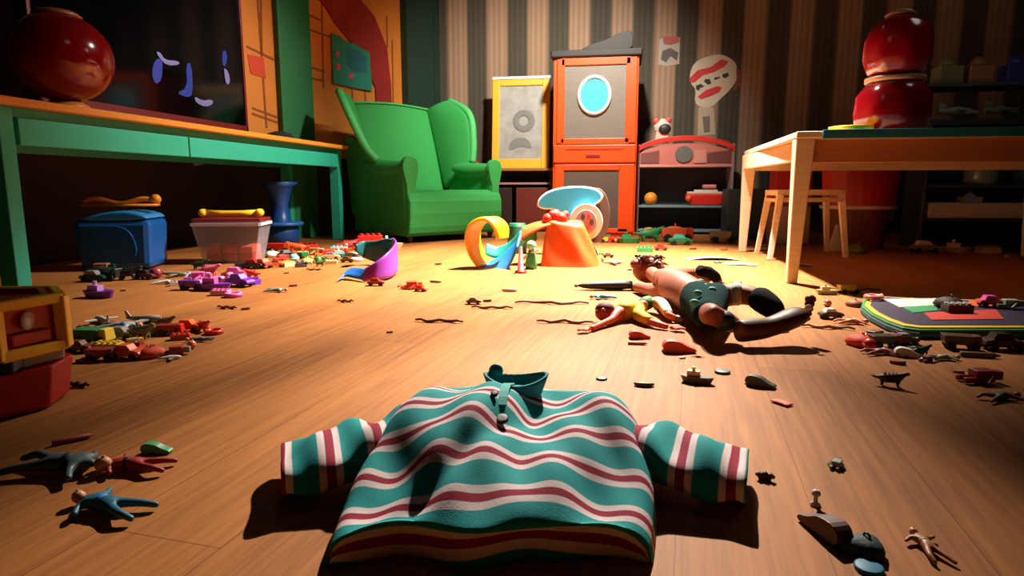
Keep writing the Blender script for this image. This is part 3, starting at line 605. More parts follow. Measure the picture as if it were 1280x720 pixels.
# ================================================================== RIGHT BACKGROUND
dk = M((58, 66, 64), .6)
rs = thing('storage_shelf', 'dark open storage shelf behind the play table at the right', 'shelf', (1.98, 4.75, 0))
for x in (0, .85):
    bm = NB(); box(bm, (x, .15, .42), (.02, .3, .84)); obj('side_panel', bm, dk, rs, bevel=.003)
for z in (.03, .20, .42, .83):
    bm = NB(); box(bm, (.425, .15, z), (.84, .3, .02)); obj('shelf', bm, dk, rs)
bm = NB(); box(bm, (.425, .31, .42), (.86, .01, .84)); obj('back_panel', bm, M((24, 30, 30), .7), rs)
def simple(name, bmf, mat, loc, label, cat, group=None, rz=0, **k):
    bm = NB(); bmf(bm); o = obj(name, bm, mat, None, **k); o.location = loc; o.rotation_euler.z = rz; return tag(o, label, cat, group)
simple('storage_box', lambda b: box(b, (0, 0, .05), (.74, .2, .1)), M((196, 176, 140), .6), (2.39, 4.86, .211), 'long cream box on the lower shelf of the dark storage shelf', 'box', bevel=.005)
t = thing('jar', 'clear greenish jar on the dark storage shelf', 'jar', (2.36, 4.86, .431))
bm = NB(); lathe(bm, [(.09, 0), (.1, .02), (.1, .18), (.07, .22)], 20); obj('body', bm, M((120, 136, 128), .2), t, smooth=True)
bm = NB(); lathe(bm, [(.075, .22), (.075, .25)], 20); obj('lid', bm, M((90, 100, 96), .3), t)
simple('bucket', lambda b: lathe(b, [(.05, 0), (.075, .17), (.08, .18)], 20), M((50, 110, 120), .5), (2.62, 4.86, .431), 'small teal bucket beside the clear jar on the dark storage shelf', 'bucket', smooth=True)
simple('toy_pyramid', lambda b: (box(b, (0, 0, .02), (.12, .09, .04)), lathe(b, [(.04, .04), (.015, .07), (.0001, .085)], 8)), M((130, 136, 134), .5), (2.28, 4.80, .311), 'small grey peaked toy standing on the long cream box', 'toy')
t = thing('picture_card', 'white card with a black face drawing on a tall stand at the far right', 'card', (2.78, 4.45, 0))
bm = NB(); box(bm, (0, 0, .62), (.13, .04, .2)); obj('card', bm, M((220, 212, 190), .6), t, bevel=.004)
bm = NB()
for x, z, r in ((.02, .67, .022), (.035, .62, .02), (.02, .57, .024)): prism(bm, circ(x, z, r, r, 12), .004, XZ(-.025))
obj('drawing', bm, M((24, 24, 24), .5), t)
bm = NB(); box(bm, (0, .01, .26), (.16, .06, .52)); obj('stand', bm, M((40, 42, 44), .5), t, bevel=.004)
simple('book', lambda b: box(b, (0, 0, .17), (.04, .2, .34)), M((150, 96, 30), .6), (2.66, 4.36, 0), 'tall mustard book leaning by the white card stand', 'book', rz=1.2, bevel=.004)
# red bin with light rim
t = thing('red_bin', 'big red bin with a pale rim on a brown drum behind the play table', 'bin', (1.57, 4.75, 0))
bm = NB(); lathe(bm, [(.0001, .0), (.17, 0), (.20, .27), (.0001, .27)], 28, cap=False); obj('drum', bm, M((110, 60, 36), .6), t, smooth=False)
bm = NB(); lathe(bm, [(.235, .27), (.24, .285), (.235, .295)], 28); obj('rim', bm, M((214, 190, 190), .4), t, smooth=True)
bm = NB(); lathe(bm, [(.22, .295), (.235, .5), (.24, .64), (.0001, .645)], 28); obj('tub', bm, M((176, 28, 24), .5), t, smooth=False)
simple('red_box', lambda b: box(b, (0, 0, .17), (.26, .2, .34)), M((186, 34, 26), .5), (1.22, 5.15, .28), 'red box resting on a low pale box behind the stool', 'box', bevel=.01)
simple('pale_box', lambda b: box(b, (0, 0, .139), (.26, .24, .278)), M((170, 150, 120), .6), (1.22, 5.15, 0), 'low pale box under the red box behind the stool', 'box', bevel=.01)
simple('toy_cone', lambda b: lathe(b, [(.05, 0), (.045, .02), (.012, .17), (.0001, .175)], 16), M((206, 200, 180), .5), (1.38, 4.52, 0), 'pale green-white cone on the floor by the brown drum', 'cone', smooth=True)
simple('crate', lambda b: box(b, (0, 0, .2), (.34, .3, .4)), M((30, 60, 70), .5), (.98, 5.55, 0), 'dark teal crate on the floor right of the low toy shelf', 'crate', bevel=.01)
# upper shelf with dim toys
us = thing('wall_shelf', 'dark wall shelf of dim toys above the play table at the right', 'shelf', (2.0, 4.75, 0))
bm = NB(); box(bm, (.5, .15, .845), (1.1, .3, .02)); obj('lower_board', bm, dk, us)
bm = NB(); box(bm, (.5, .15, 1.075), (1.1, .3, .02)); obj('upper_board', bm, dk, us)
for x in (-.06, 1.06):
    bm = NB(); box(bm, (x, .15, .96), (.02, .3, .25)); obj('end_panel', bm, dk, us)
for i, (x, c_, lb) in enumerate(((.02, (110, 110, 70), 'olive'), (.2, (150, 100, 70), 'tan'), (.42, (50, 50, 130), 'dark blue'), (.72, (170, 96, 44), 'orange brown'))):
    simple('toy_block', lambda b: (box(b, (0, 0, .06), (.15, .14, .12)), ball(b, (0, 0, .13), .05)), M(c_, .5), (2.08+x, 4.88, 1.086), lb+' rounded toy on the top board of the dark wall shelf', 'toy', bevel=.01)
for i, (x, c_, lb) in enumerate(((.1, (140, 150, 130), 'pale green'), (.36, (120, 130, 110), 'grey green'), (.66, (130, 120, 90), 'khaki'))):
    simple('toy_plane', lambda b: (tube(b, [(-.12, 0, .05), (0, 0, .055), (.12, 0, .04)], [.012, .03, .012], 8), box(b, (0, 0, .055), (.06, .2, .012)), box(b, (-.1, 0, .08), (.04, .01, .05))), M(c_, .5), (2.08+x, 4.86, .856+.01), lb+' toy plane on the lower board of the dark wall shelf', 'toy plane', rz=.3*i)
# ================================================================== BINS UNDER THE DESK
p = at(140, 338); 
t = thing('storage_bin', 'blue plastic bin under the green desk', 'bin', (p.x-.02, p.y+.12, 0), .35)
BL = M((14, 84, 160), .35)
bm = NB(); box(bm, (0, 0, .13), (.33, .26, .25), taper=(1.08, 1.08))
obj('tub', bm, BL, t, bevel=.03)
bm = NB(); prism(bm, smoothpoly([(-.18, .25), (.18, .25), (.14, .285), (.04, .30), (-.06, .285)], 1), .27, XZ(-.135)); obj('lid', bm, M((40, 134, 206), .3), t, bevel=.01)
bm = NB(); prism(bm, smoothpoly([(-.12, .04), (.12, .04), (.10, .2), (.0, .235), (-.10, .2)], 2), .008, XZ(-.147)); obj('front_panel', bm, M((14, 84, 150), .35), t, bevel=.003)
def wavy(n, L_, amp, r): return [(-L_/2+L_*i/n, 0, amp*math.sin(i/n*PI*3)) for i in range(n+1)]
bm = NB(); tube(bm, wavy(24, .34, .012, .014), .014, 8); box(bm, (0, 0, -.018), (.36, .06, .012)); ball(bm, (.17, 0, .012), .026)
o = obj('toy_snake', bm, M((216, 136, 30), .4), smooth=True); o.location = (t.location.x, t.location.y, .342); o.rotation_euler.z = .35; tag(o, 'wavy yellow-orange toy snake on top of the blue bin', 'toy')
p = at(282, 330)
t = thing('storage_bin', 'translucent grey bin half full of red toys under the green desk', 'bin', (p.x-.02, p.y+.12, 0), .3)
def glassm(rgb):
    m = bpy.data.materials.new('clear_plastic'); m.use_nodes = True; nt = m.node_tree; b = nt.nodes['Principled BSDF']
    b.inputs['Base Color'].default_value = (*lin(rgb), 1); b.inputs['Roughness'].default_value = .25
    n = nt.nodes.new('ShaderNodeTexNoise'); n.inputs['Scale'].default_value = 5; r = nt.nodes.new('ShaderNodeMapRange'); r.inputs['To Min'].default_value = .16; r.inputs['To Max'].default_value = .30
    nt.links.new(n.outputs['Fac'], r.inputs['Value']); nt.links.new(r.outputs[0], b.inputs['Alpha']); return m
bm = NB(); w0, w1, hh = .135, .175, .215
lo = [(-w0, -.1), (w0, -.1), (w0, .1), (-w0, .1)]; hi = [(-w1, -.13), (w1, -.13), (w1, .13), (-w1, .13)]
a = [bm.verts.new((*q, .004)) for q in lo]; b = [bm.verts.new((*q, hh)) for q in hi]
bm.faces.new(a)
for i in range(4): bm.faces.new((a[i], a[(i+1) % 4], b[(i+1) % 4], b[i]))
obj('tub', bm, glassm((176, 176, 186)), t, solid=.005)
bm = NB()
for i in range(4):
    c0, c1 = Vector((*hi[i], hh)), Vector((*hi[(i+1) % 4], hh)); bar(bm, c0, c1, .016, .016)
obj('rim', bm, M((196, 196, 210), .4), t)
tbin = t
bin_items = []
for i in range(18):
    q = simple('toy_block', lambda b: box(b, (0, 0, .02), (.075, .06, .04)), M((200+i*3, 60+i*4, 50+i*3), .5), t.matrix_basis @ Vector((-.085+.085*(i % 3), -.06+.06*((i//3) % 3), .011+.042*(i//9))), 'red block inside the translucent grey bin', 'toy block', 'red blocks in the translucent bin', rz=.3, bevel=.005)
bm = NB(); box(bm, (0, 0, .02), (.36, .24, .02)); lid = obj('bin_lid', bm, M((110, 20, 30), .4), bevel=.006); lid.location = (t.location.x, t.location.y, hh+.002); lid.rotation_euler.z = .3; tag(lid, 'dark red lid resting on the translucent grey bin', 'lid')
bm = NB(); tube(bm, [(-.14, 0, 0), (-.05, 0, 0), (.05, 0, 0), (.14, 0, 0)], [.022, .017, .017, .022], 10)
for x in (-.15, .15):
    for y in (-.014, .014): ball(bm, (x, y, .004), .022)
o = obj('toy_bone', bm, M((240, 190, 36), .4), smooth=True); o.location = (t.location.x+.01, t.location.y-.02, hh+.056); o.rotation_euler.z = .3; tag(o, 'yellow bone-shaped toy on the dark red bin lid', 'toy')
p = at(362, 306)
t = thing('pedestal', 'dark blue plastic pedestal table under the far end of the green desk', 'pedestal', (-2.42, 4.25, 0))
bm = NB(); lathe(bm, [(.12, 0), (.12, .13), (.10, .15), (.06, .16), (.055, .30), (.09, .42), (.13, .45)], 24); obj('column', bm, M((20, 70, 140), .4), t, smooth=True)
bm = NB(); lathe(bm, [(.15, .145), (.155, .155), (.15, .168)], 24); obj('ring', bm, M((36, 104, 180), .4), t, smooth=True)
# ================================================================== YELLOW HEXAGON TOY ON RED TUB (left edge)
hp = Vector((-1.165, .995, 0))
t = thing('toy_tub', 'red round toy tub on the floor at the left edge', 'tub', hp)
bm = NB(); lathe(bm, [(.095, 0), (.105, .01), (.118, .085)], 8); obj('tub', bm, M((176, 20, 20), .35), t, bevel=.004)
for i, (a, r, c_, nm) in enumerate(((.2, .07, (150, 140, 120), 'grey'), (1.3, .06, (90, 110, 90), 'dark green'), (2.4, .07, (170, 120, 60), 'ochre'), (3.6, .06, (120, 60, 60), 'maroon'), (4.6, .065, (190, 180, 150), 'cream'), (5.5, .075, (60, 80, 110), 'slate blue'))):
    simple('toy_block', lambda b: (box(b, (0, 0, .012), (.08, .05, .024)), ball(b, (.02, 0, .016), .014)), M(c_, .5), hp+Vector((r*math.cos(a), r*math.sin(a), .086)), nm+' toy piece squeezed between the red tub and the yellow hexagonal toy', 'toy', rz=a+1.2, bevel=.004)
t = thing('hexagonal_toy', 'yellow hexagonal toy drum with red windows sitting on the red tub at the left edge', 'toy', hp+Vector((0, 0, .112)), .35)
YH = M((246, 188, 24), .35); RH = M((190, 30, 24), .35)
hx = lambda r, a: (r*math.cos(a), r*math.sin(a))
RR = .118
bm = NB(); prism(bm, [hx(RR-.012, PI/3*i) for i in range(6)], .088, XY(.004)); obj('core', bm, RH, t)
bm = NB()
for i in range(6):
    a, b = hx(RR, PI/3*i), hx(RR, PI/3*(i+1))
    bar(bm, (*a, 0), (*a, .10), .022, .022); bar(bm, (*a, .006), (*b, .006), .02, .02); bar(bm, (*a, .096), (*b, .096), .018, .018)
obj('frame', bm, YH, t, bevel=.003)
for i in range(6):
    a, b = Vector(hx(RR-.008, PI/3*i)), Vector(hx(RR-.008, PI/3*(i+1))); m_ = (a+b)/2; an = PI/3*i+PI/6
    bm = NB(); ball(bm, (m_.x, m_.y, .062), .02, sx=.35, sy_=1, sz=.9, rot=None); q = obj('window_bubble', bm, M((206, 190, 184), .3), t, smooth=True)
    bm = NB(); box(bm, (0, 0, 0), (.012, .07, .022)); q = obj('red_sill', bm, RH, t, bevel=.003); q.location = (m_.x*1.02, m_.y*1.02, .03); q.rotation_euler.z = an
bm = NB(); lathe(bm, [(.10, .09), (.098, .104), (.085, .104), (.075, .094), (.0001, .093)], 6); q = obj('dish_top', bm, M((160, 18, 18), .35), t)
# ================================================================== POLO SHIRT
SO = at(612, 705)
def sl(x, y, z): return Vector((x, y, z))
shirt = thing('polo_shirt', 'teal polo shirt with red and white stripes lying on the wooden floor in front', 'shirt', SO, YAW)
def shirt_mat(per, ph, wv, rv):
    m = bpy.data.materials.new('striped_jersey'); m.use_nodes = True; nt = m.node_tree; N = nt.nodes; L = nt.links; b = N['Principled BSDF']
    b.inputs['Roughness'].default_value = .85; b.inputs['Specular IOR Level'].default_value = .2
    uv = N.new('ShaderNodeUVMap'); sx = N.new('ShaderNodeSeparateXYZ'); L.new(uv.outputs[0], sx.inputs[0])
    a = N.new('ShaderNodeMath'); a.operation = 'MULTIPLY_ADD'; a.inputs[1].default_value = 1/per; a.inputs[2].default_value = ph; L.new(sx.outputs['Y'], a.inputs[0])
    f = N.new('ShaderNodeMath'); f.operation = 'FRACT'; L.new(a.outputs[0], f.inputs[0])
    r = N.new('ShaderNodeValToRGB'); e = r.color_ramp.elements
    T = (*lin((26, 146, 148)), 1); Wt = (*lin((226, 206, 208)), 1); Rd = (*lin((150, 26, 54)), 1)
    h = wv/2; q = rv/2
    e[0].position = 0; e[0].color = T; e[1].position = 1; e[1].color = T
    for p, c_ in ((.5-h-.02, T), (.5-h, Wt), (.5-q-.02, Wt), (.5-q, Rd), (.5+q, Rd), (.5+q+.02, Wt), (.5+h, Wt), (.5+h+.02, T)):
        x = e.new(p); x.color = c_
    L.new(f.outputs[0], r.inputs[0])
    tc = N.new('ShaderNodeTexCoord'); n = N.new('ShaderNodeTexNoise'); n.inputs['Scale'].default_value = 500; n.inputs['Detail'].default_value = 2; L.new(tc.outputs['Object'], n.inputs['Vector'])
    mu = N.new('ShaderNodeMixRGB'); mu.blend_type = 'MULTIPLY'; mu.inputs[0].default_value = .35; L.new(r.outputs[0], mu.inputs[1]); L.new(n.outputs['Fac'], mu.inputs[2]); L.new(mu.outputs[0], b.inputs['Base Color'])
    bp = N.new('ShaderNodeBump'); bp.inputs['Strength'].default_value = .3; bp.inputs['Distance'].default_value = .001; L.new(n.outputs['Fac'], bp.inputs['Height']); L.new(bp.outputs[0], b.inputs['Normal'])
    return m
def body_pt(u, v):
    U = 2*u-1; L_ = v
    ymax = .355-.085*U*U-.03*abs(U)**6
    fr = .10
    if v < fr: y = -.0+.004*math.sin(v/fr*PI/2); zt = .042*math.sin(v/fr*PI/2); s = .045*v/fr
    else:
        k = (v-fr)/(1-fr); y = ymax*k; zt = .042+.064*math.sin(min(1, k*1.25)*PI/2)-.012*max(0, k-.75)*4*k
        s = .045+y
    hw = .176+.014*math.sin(PI*v)+.018*v*v
    edge = max(0, 1-abs(U)**7)**.5
    k = max(0, (v-fr)/(1-fr)); en = math.sin(PI*min(1, k*1.02))**.5 if k > 0 else 0
    fold = .017*math.sin(4.6*U+1.3+2.6*k)+.012*math.sin(8.5*U-1.0-4*k)+.014*math.exp(-((U+.42+.5*(k-.3))**2)/.035)*math.sin(PI*k)-.022*math.exp(-((U+.55-1.1*k)**2)/.012)*(1-k)
    fold += .005*math.sin(15*U+9*k)*math.sin(6*k+2*U)+.006*math.exp(-((U-.05)**2)/.004)*k
    # back of the neckline drops towards the floor at the very end
    drop = 1 if k < .96 else 1-.55*(k-.96)/.04
    z = (zt*drop+fold*en)*edge+.002
    # wrinkles along the hem
    yy = y-.010*math.cos(5*U)*(1-min(1, k*3))+.006*math.sin(9*U)*(1-min(1, v*4))
    x = U*hw+.03*k*(1 if True else 0)
    return (x, yy, max(.002, z)), s
bm = NB(); NU, NV = 90, 80; Lr = bm.loops.layers.uv.verify(); VV = []
for j in range(NV+1):
    row = []
    for i in range(NU+1):
        p, s = body_pt(i/NU, j/NV); row.append((bm.verts.new(p), (i/NU, s+.006*math.sin(8*i/NU))))
    VV.append(row)
for j in range(NV):
    for i in range(NU):
        q = (VV[j][i], VV[j][i+1], VV[j+1][i+1], VV[j+1][i]); f = bm.faces.new([a[0] for a in q])
        for lp, a in zip(f.loops, q): lp[Lr].uv = a[1]
BODYM = shirt_mat(.061, .17, .46, .15)
obj('shirt_body', bm, BODYM, shirt, smooth=True, solid=.003)
def loc_of(px, py, z):
    p = at(px, py, z)-SO; return Vector((p.dot(RT), p.dot(FLAT), z))
cL, cR = loc_of(352, 584, .035), loc_of(934, 592, .035)
print('cuffs', cL, cR)
for s, cu, A in ((-1, cL, Vector((-.125, .232, .060))), (1, cR, Vector((.155, .228, .060)))):
    def sf(u, v, s=s, cu=cu, A=A):
        c_ = A.lerp(cu, v); d = (cu-A); d.z = 0; d.normalize(); n_ = Vector((-d.y, d.x, 0))
        if n_.y < 0: n_ = -n_
        a = 2*PI*u; ry_ = .056+.010*math.sin(PI*min(1, v*.6)); rz2 = .029-.003*v
        w = .006*math.sin(11*v+3*math.cos(a))+.004*math.sin(17*v+a)
        p = c_+n_*ry_*math.cos(a)+Vector((0, 0, 1))*(rz2*math.copysign(abs(math.sin(a))**.7, math.sin(a))+w)
        p.z = max(.003, p.z-.006*v); return p
    bm = NB(); V = grid(bm, sf, 40, 30, uv=True); ln = (cu-A).length
    for f in bm.faces:
        for lp in f.loops: q = lp[bm.loops.layers.uv.active].uv; lp[bm.loops.layers.uv.active].uv = (q[0], q[1]*ln)
    bmesh.ops.remove_doubles(bm, verts=bm.verts[:], dist=.0003)
    obj('sleeve', bm, shirt_mat(.064, .70 if s < 0 else .62, .46, .17), shirt, smooth=True, solid=.003)
TEAL = M((22, 128, 134), .8, 'fabric')
# collar: stood-up band, dark opening, knob, placket, button
nk = loc_of(645, 484, .105)
def cf(u, v):
    a = PI*2*u; r = .030+.010*v
    return (nk.x+r*1.25*math.cos(a), nk.y+r*.8*math.sin(a)+.004*v, nk.z-.012+.028*v*(1-.35*math.sin(a)*-1*0)+.006*math.cos(2*a)*v)
bm = NB(); grid(bm, cf, 32, 5); bmesh.ops.remove_doubles(bm, verts=bm.verts[:], dist=.0002); co_ = obj('collar', bm, TEAL, shirt, smooth=True, solid=.004)
bm = NB(); prism(bm, circ(nk.x, nk.y, .034, .022), .003, XY(nk.z-.006)); obj('neck_opening', bm, M((12, 12, 14), .9), co_)
kb = loc_of(620, 464, .125)
bm = NB(); ball(bm, kb, .010, sz=.9); torus(bm, kb+Vector((0, 0, .001)), .008, .0035, 16, 'y', 6); obj('collar_knot', bm, M((24, 110, 120), .6, 'fabric'), co_, smooth=True)
def surf(u, v): return Vector(body_pt(u, v)[0])
bm = NB()
pts = [surf(.50-.02, .60+.40*i/10*.95)+Vector((0, 0, .004)) for i in range(11)]
for a, b in zip(pts, pts[1:]):
    vs = [bm.verts.new(q) for q in (a+Vector((-.009, 0, 0)), a+Vector((.009, 0, 0)), b+Vector((.009, 0, 0)), b+Vector((-.009, 0, 0)))]; bm.faces.new(vs)
obj('placket', bm, M((40, 150, 146), .8, 'fabric'), shirt, solid=.002)
def find_s(px, py):
    best = None
    for i in range(30, 62):
        for j in range(30, 81):
            q = VVp[j][i]; w = SO+RT*q.x+FLAT*q.y+Vector((0, 0, q.z)); r = w-Vector((0, 0, EYE)); dd = r.dot(FW)
            X = 640+FPX*r.dot(RT)/dd; Y = 360-FPX*r.dot(UP)/dd; e = (X-px)**2+(Y-py)**2
            if best is None or e < best[0]: best = (e, q)
    return best[1]
VVp = [[Vector(body_pt(i/NU, j/NV)[0]) for i in range(NU+1)] for j in range(NV+1)]
for (px, py, r) in ((628, 528, .0095), (617, 497, .005)):
    q = find_s(px, py); bm = NB(); lathe(bm, [(.0001, 0), (r, 0), (r*1.05, .003), (r*.8, .0045), (.0001, .003)], 16); o = obj('button', bm, M((40, 26, 30), .6), shirt, smooth=True); o.location = q+Vector((0, 0, .004)); o.rotation_euler.x = .35
# ================================================================== BIG DOLL
BD = thing('large_doll', 'bare-chested doll with dark green shorts lying on its back on the floor', 'doll', (0, 0, 0))
SKN = M((150, 86, 66), .55, 'skin', .3); DKG = M((8, 46, 46), .95, 'fabric', .08); BLK = M((12, 12, 15), .9, 'fabric', .1); WH = M((206, 198, 190), .8, 'fabric'); BRN = M((84, 42, 26), .5, 'skin')
J = lambda px, py, z, r: (*at(px, py, z), r)
jt = [J(884, 378, .068, .058), J(868, 371, .072, .062), J(850, 363, .075, (.072, .068)), J(834, 354, .074, .058), J(824, 348, .074, .030), J(813, 340, .078, .028),
      J(886, 392, .062, .036), J(889, 393, .088, .029), J(908, 402, .055, .028), J(926, 410, .040, .024),
      J(898, 370, .075, .040), J(934, 367, .090, .034), J(957, 377, .072, .032), J(978, 394, .04, .024),
      J(850, 343, .07, .032), J(870, 341, .065, .024), J(891, 350, .040, .019), J(828, 366, .05, .032), J(812, 362, .032, .024), J(794, 358, .022, .020)]
ed = [(0, 1), (1, 2), (2, 3), (3, 4), (4, 5), (0, 6), (6, 7), (7, 8), (8, 9), (0, 10), (10, 11), (11, 12), (12, 13), (3, 14), (14, 15), (15, 16), (3, 17), (17, 18), (18, 19)]
bd = skin('body', jt, ed, SKN, BD, 2)
hc = at(811, 338, .075); RM = Matrix.Rotation(.5, 3, 'Z')
bm = NB(); ball(bm, hc, .058, 1.15, .95, .92, 24)
fd = (RT*-.2+Vector((0, 0, .9))-FLAT*.35).normalized()
ball(bm, hc+fd*.055, .016, 1, 1, 1.3, 10); ball(bm, hc+fd*.03+RT*-.045, .03, 1, 1, .8, 12); ball(bm, hc+RT*.045-FLAT*.02, .014, .6, 1, 1.3, 8)
hd = obj('head', bm, M((138, 62, 48), .5, 'skin'), BD, smooth=True)
for k in (-1, 1):
    bm = NB(); ball(bm, hc+fd*.052+FLAT*.022*k+RT*.012, .009); obj('eye', bm, M((230, 220, 210), .3), hd, smooth=True)
bm = NB(); tube(bm, [hc+fd*.05+RT*-.035+FLAT*-.02, hc+fd*.056+RT*-.037, hc+fd*.05+RT*-.035+FLAT*.02], .005, 8); obj('mouth', bm, M((70, 20, 20), .5), hd, smooth=True)
bm = NB(); random.seed(3)
for i in range(34):
    a = random.uniform(-1.1, 1.4); b_ = random.uniform(-1, 1)
    p = hc+Vector((0, 0, 1))*.057*math.cos(a)*.9+FLAT*.057*math.sin(a)+RT*(.04*b_)
    tube(bm, [p, p+RT*random.uniform(-.02, .03)+Vector((0, 0, .012)), p+RT*random.uniform(-.03, .045)+Vector((0, 0, .0))], [.008, .007, .002], 6)
obj('hair', bm, M((92, 58, 34), .7, 'fabric'), hd, smooth=True)
skin('shorts', [J(871, 373, .072, .064), J(884, 380, .069, .066), J(884, 392, .064, .046), J(882, 393, .074, .040), J(897, 371, .077, .048), J(908, 369, .082, .044)], [(0, 1), (1, 2), (2, 3), (1, 4), (4, 5)], DKG, BD, 2)
for px, py in ((882, 358), (890, 362), (872, 366), (868, 378), (876, 352)):
    bm = NB(); ball(bm, at(px, py, .118), .009, 1.4, 1, 1, 8); obj('shorts_spot', bm, M((80, 170, 150), .7, 'fabric'), BD, smooth=True)
skin('thigh_bandage', [J(909, 368, .084, .048), J(934, 366, .092, .044)], [(0, 1)], WH, BD, 2)
skin('dark_stocking', [J(940, 368, .088, .042), J(956, 377, .074, .042), J(978, 395, .04, .032)], [(0, 1), (1, 2)], BLK, BD, 2)
skin('knee_pad', [J(898, 398, .076, .034), J(913, 404, .054, .034)], [(0, 1)], M((30, 52, 62), .6, 'fabric'), BD, 2)
# bare near foot: one long sole seen from below with toes
fj = [J(922, 414, .044, (.028, .032)), J(938, 413, .044, (.032, .032)), J(962, 409, .052, (.030, .026)), J(986, 400, .068, (.044, .030)), J(1006, 389, .086, (.042, .024))]
skin('foot', fj, [(0, 1), (1, 2), (2, 3), (3, 4)], BRN, BD, 2, 1)
for k in range(5):
    q = at(1010, 386, .092)+(-FLAT*.25+Vector((0, 0, -.9))).normalized()*(-.026+.013*k)
    bm = NB(); ball(bm, q+RT*(.008-.003*k), .0125-.0012*k, 1.2, 1, 1, 10); obj('toe', bm, M((110, 58, 38), .5, 'skin'), BD, smooth=True)
q = at(1003, 384, .098); bm = NB(); ball(bm, q-FW*.036, .008, 1.2, .4, 1, 10); obj('sole_patch', bm, M((220, 206, 190), .4), BD, smooth=True)
bm = NB(); pts = [at(875, 338, .09), at(885, 340, .08), at(894, 346, .06), at(898, 352, .03)]; tube(bm, pts, [.022, .024, .022, .016], 10); obj('arm_band', bm, BLK, BD, smooth=True)
# hands: palms with five fingers each
def hand(par, base, dirv, side, s, mat):
    dirv = dirv.normalized(); side = side.normalized(); up = Vector((0, 0, 1))
    js = [(*base, s*.16)]; e = []
    pc = base+dirv*s*.28; js.append((*pc, (s*.2, s*.12))); e.append((0, 1))
    for i, (o_, l) in enumerate(((-.24, .42), (-.08, .5), (.08, .47), (.22, .36))):
        k = len(js); a = pc+side*o_*s+dirv*s*.2; b_ = a+dirv*l*s*.5+up*s*.06; c_ = a+dirv*l*s-up*s*.02
        js += [(*a, s*.075), (*b_, s*.065), (*c_, s*.05)]; e += [(1, k), (k, k+1), (k+1, k+2)]
    k = len(js); a = pc-side*s*.26-dirv*s*.04; b_ = a-side*s*.16+dirv*s*.16
    js += [(*a, s*.08), (*b_, s*.06)]; e += [(1, k), (k, k+1)]
    return skin('hand', js, e, mat, par, 1)
hand(BD, at(892, 352, .04), at(905, 356, .02)-at(892, 352, .04), FLAT, .10, SKN)
# black tapering bat beside the head
t = thing('toy_bat', 'flat black tapering bat lying on the floor left of the large doll', 'toy bat', (0, 0, 0))
a, b = at(722, 357, .018), at(790, 356, .022)
bm = NB(); tube(bm, [a.lerp(b, k) for k in (0, .1, .25, .5, .8, 1)], [.004, .013, .019, .022, .024, .02], 12, .8); obj('blade', bm, M((22, 10, 12), .6), t, smooth=True)
bm = NB(); tube(bm, [a.lerp(b, -.06), a], [.006, .008], 8); obj('tip', bm, M((120, 90, 60), .5), t, smooth=True)
# ================================================================== SMALL DOLL
SD = thing('small_doll', 'small doll in a yellow top and green shorts sprawled left of the large doll', 'doll', (0, 0, 0))
SK2 = M((214, 96, 76), .55, 'skin', .3)
jt = [J(800, 384, .028, .020), J(786, 387, .030, .026), J(772, 390, .030, .024), J(764, 392, .026, .010), J(758, 393, .026, .008),
      J(812, 377, .034, .018), J(826, 378, .040, .017), J(836, 394, .022, .013), J(846, 399, .012, .010),
      J(796, 393, .022, .016), J(815, 403, .016, .012), J(836, 409, .010, .009), J(766, 399, .018, .012), J(750, 406, .012, .010), J(738, 411, .010, .009)]
ed = [(0, 1), (1, 2), (2, 3), (3, 4), (0, 5), (5, 6), (6, 7), (7, 8), (0, 9), (9, 10), (10, 11), (2, 12), (12, 13), (13, 14)]
skin('body', jt, ed, SK2, SD, 2)
bm = NB(); c_ = at(756, 391, .030); ball(bm, c_, .028, 1.1, .9, .95, 18); ball(bm, c_+Vector((-.005, -.02, .012)), .007)
h2 = obj('head', bm, M((170, 44, 46), .5, 'skin'), SD, smooth=True)
bm = NB(); ball(bm, c_+Vector((0, .006, .01)), .028, 1.1, .95, .8, 16); obj('hair', bm, M((104, 22, 26), .7, 'fabric'), h2, smooth=True)
bm = NB()
for k in (-1, 1): ball(bm, c_+Vector((-.012+.012*k, -.024, .008)), .004)
obj('eyes', bm, M((20, 16, 16), .4), h2, smooth=True)
skin('yellow_top', [J(799, 385, .030, .026), J(786, 387, .033, .034), J(772, 390, .031, .031), J(797, 393, .025, .022), J(814, 402, .018, .017)], [(0, 1), (1, 2), (0, 3), (3, 4)], M((240, 192, 16), .7, 'fabric'), SD, 2)
skin('green_shorts', [J(802, 382, .030, .026), J(814, 376, .036, .024)], [(0, 1)], M((40, 118, 34), .7, 'fabric'), SD, 2)
skin('white_legging', [J(818, 377, .037, .022), J(828, 380, .038, .021), J(836, 393, .024, .016)], [(0, 1), (1, 2)], M((232, 206, 170), .7, 'fabric'), SD, 2)
skin('grey_shoe', [J(842, 397, .014, .013), J(856, 400, .012, .011)], [(0, 1)], M((110, 112, 120), .5), SD, 2)
hand(SD, at(836, 409, .010), RT-FLAT*.4, FLAT, .05, SK2); hand(SD, at(738, 411, .010), -RT-FLAT*.4, FLAT, .045, SK2)
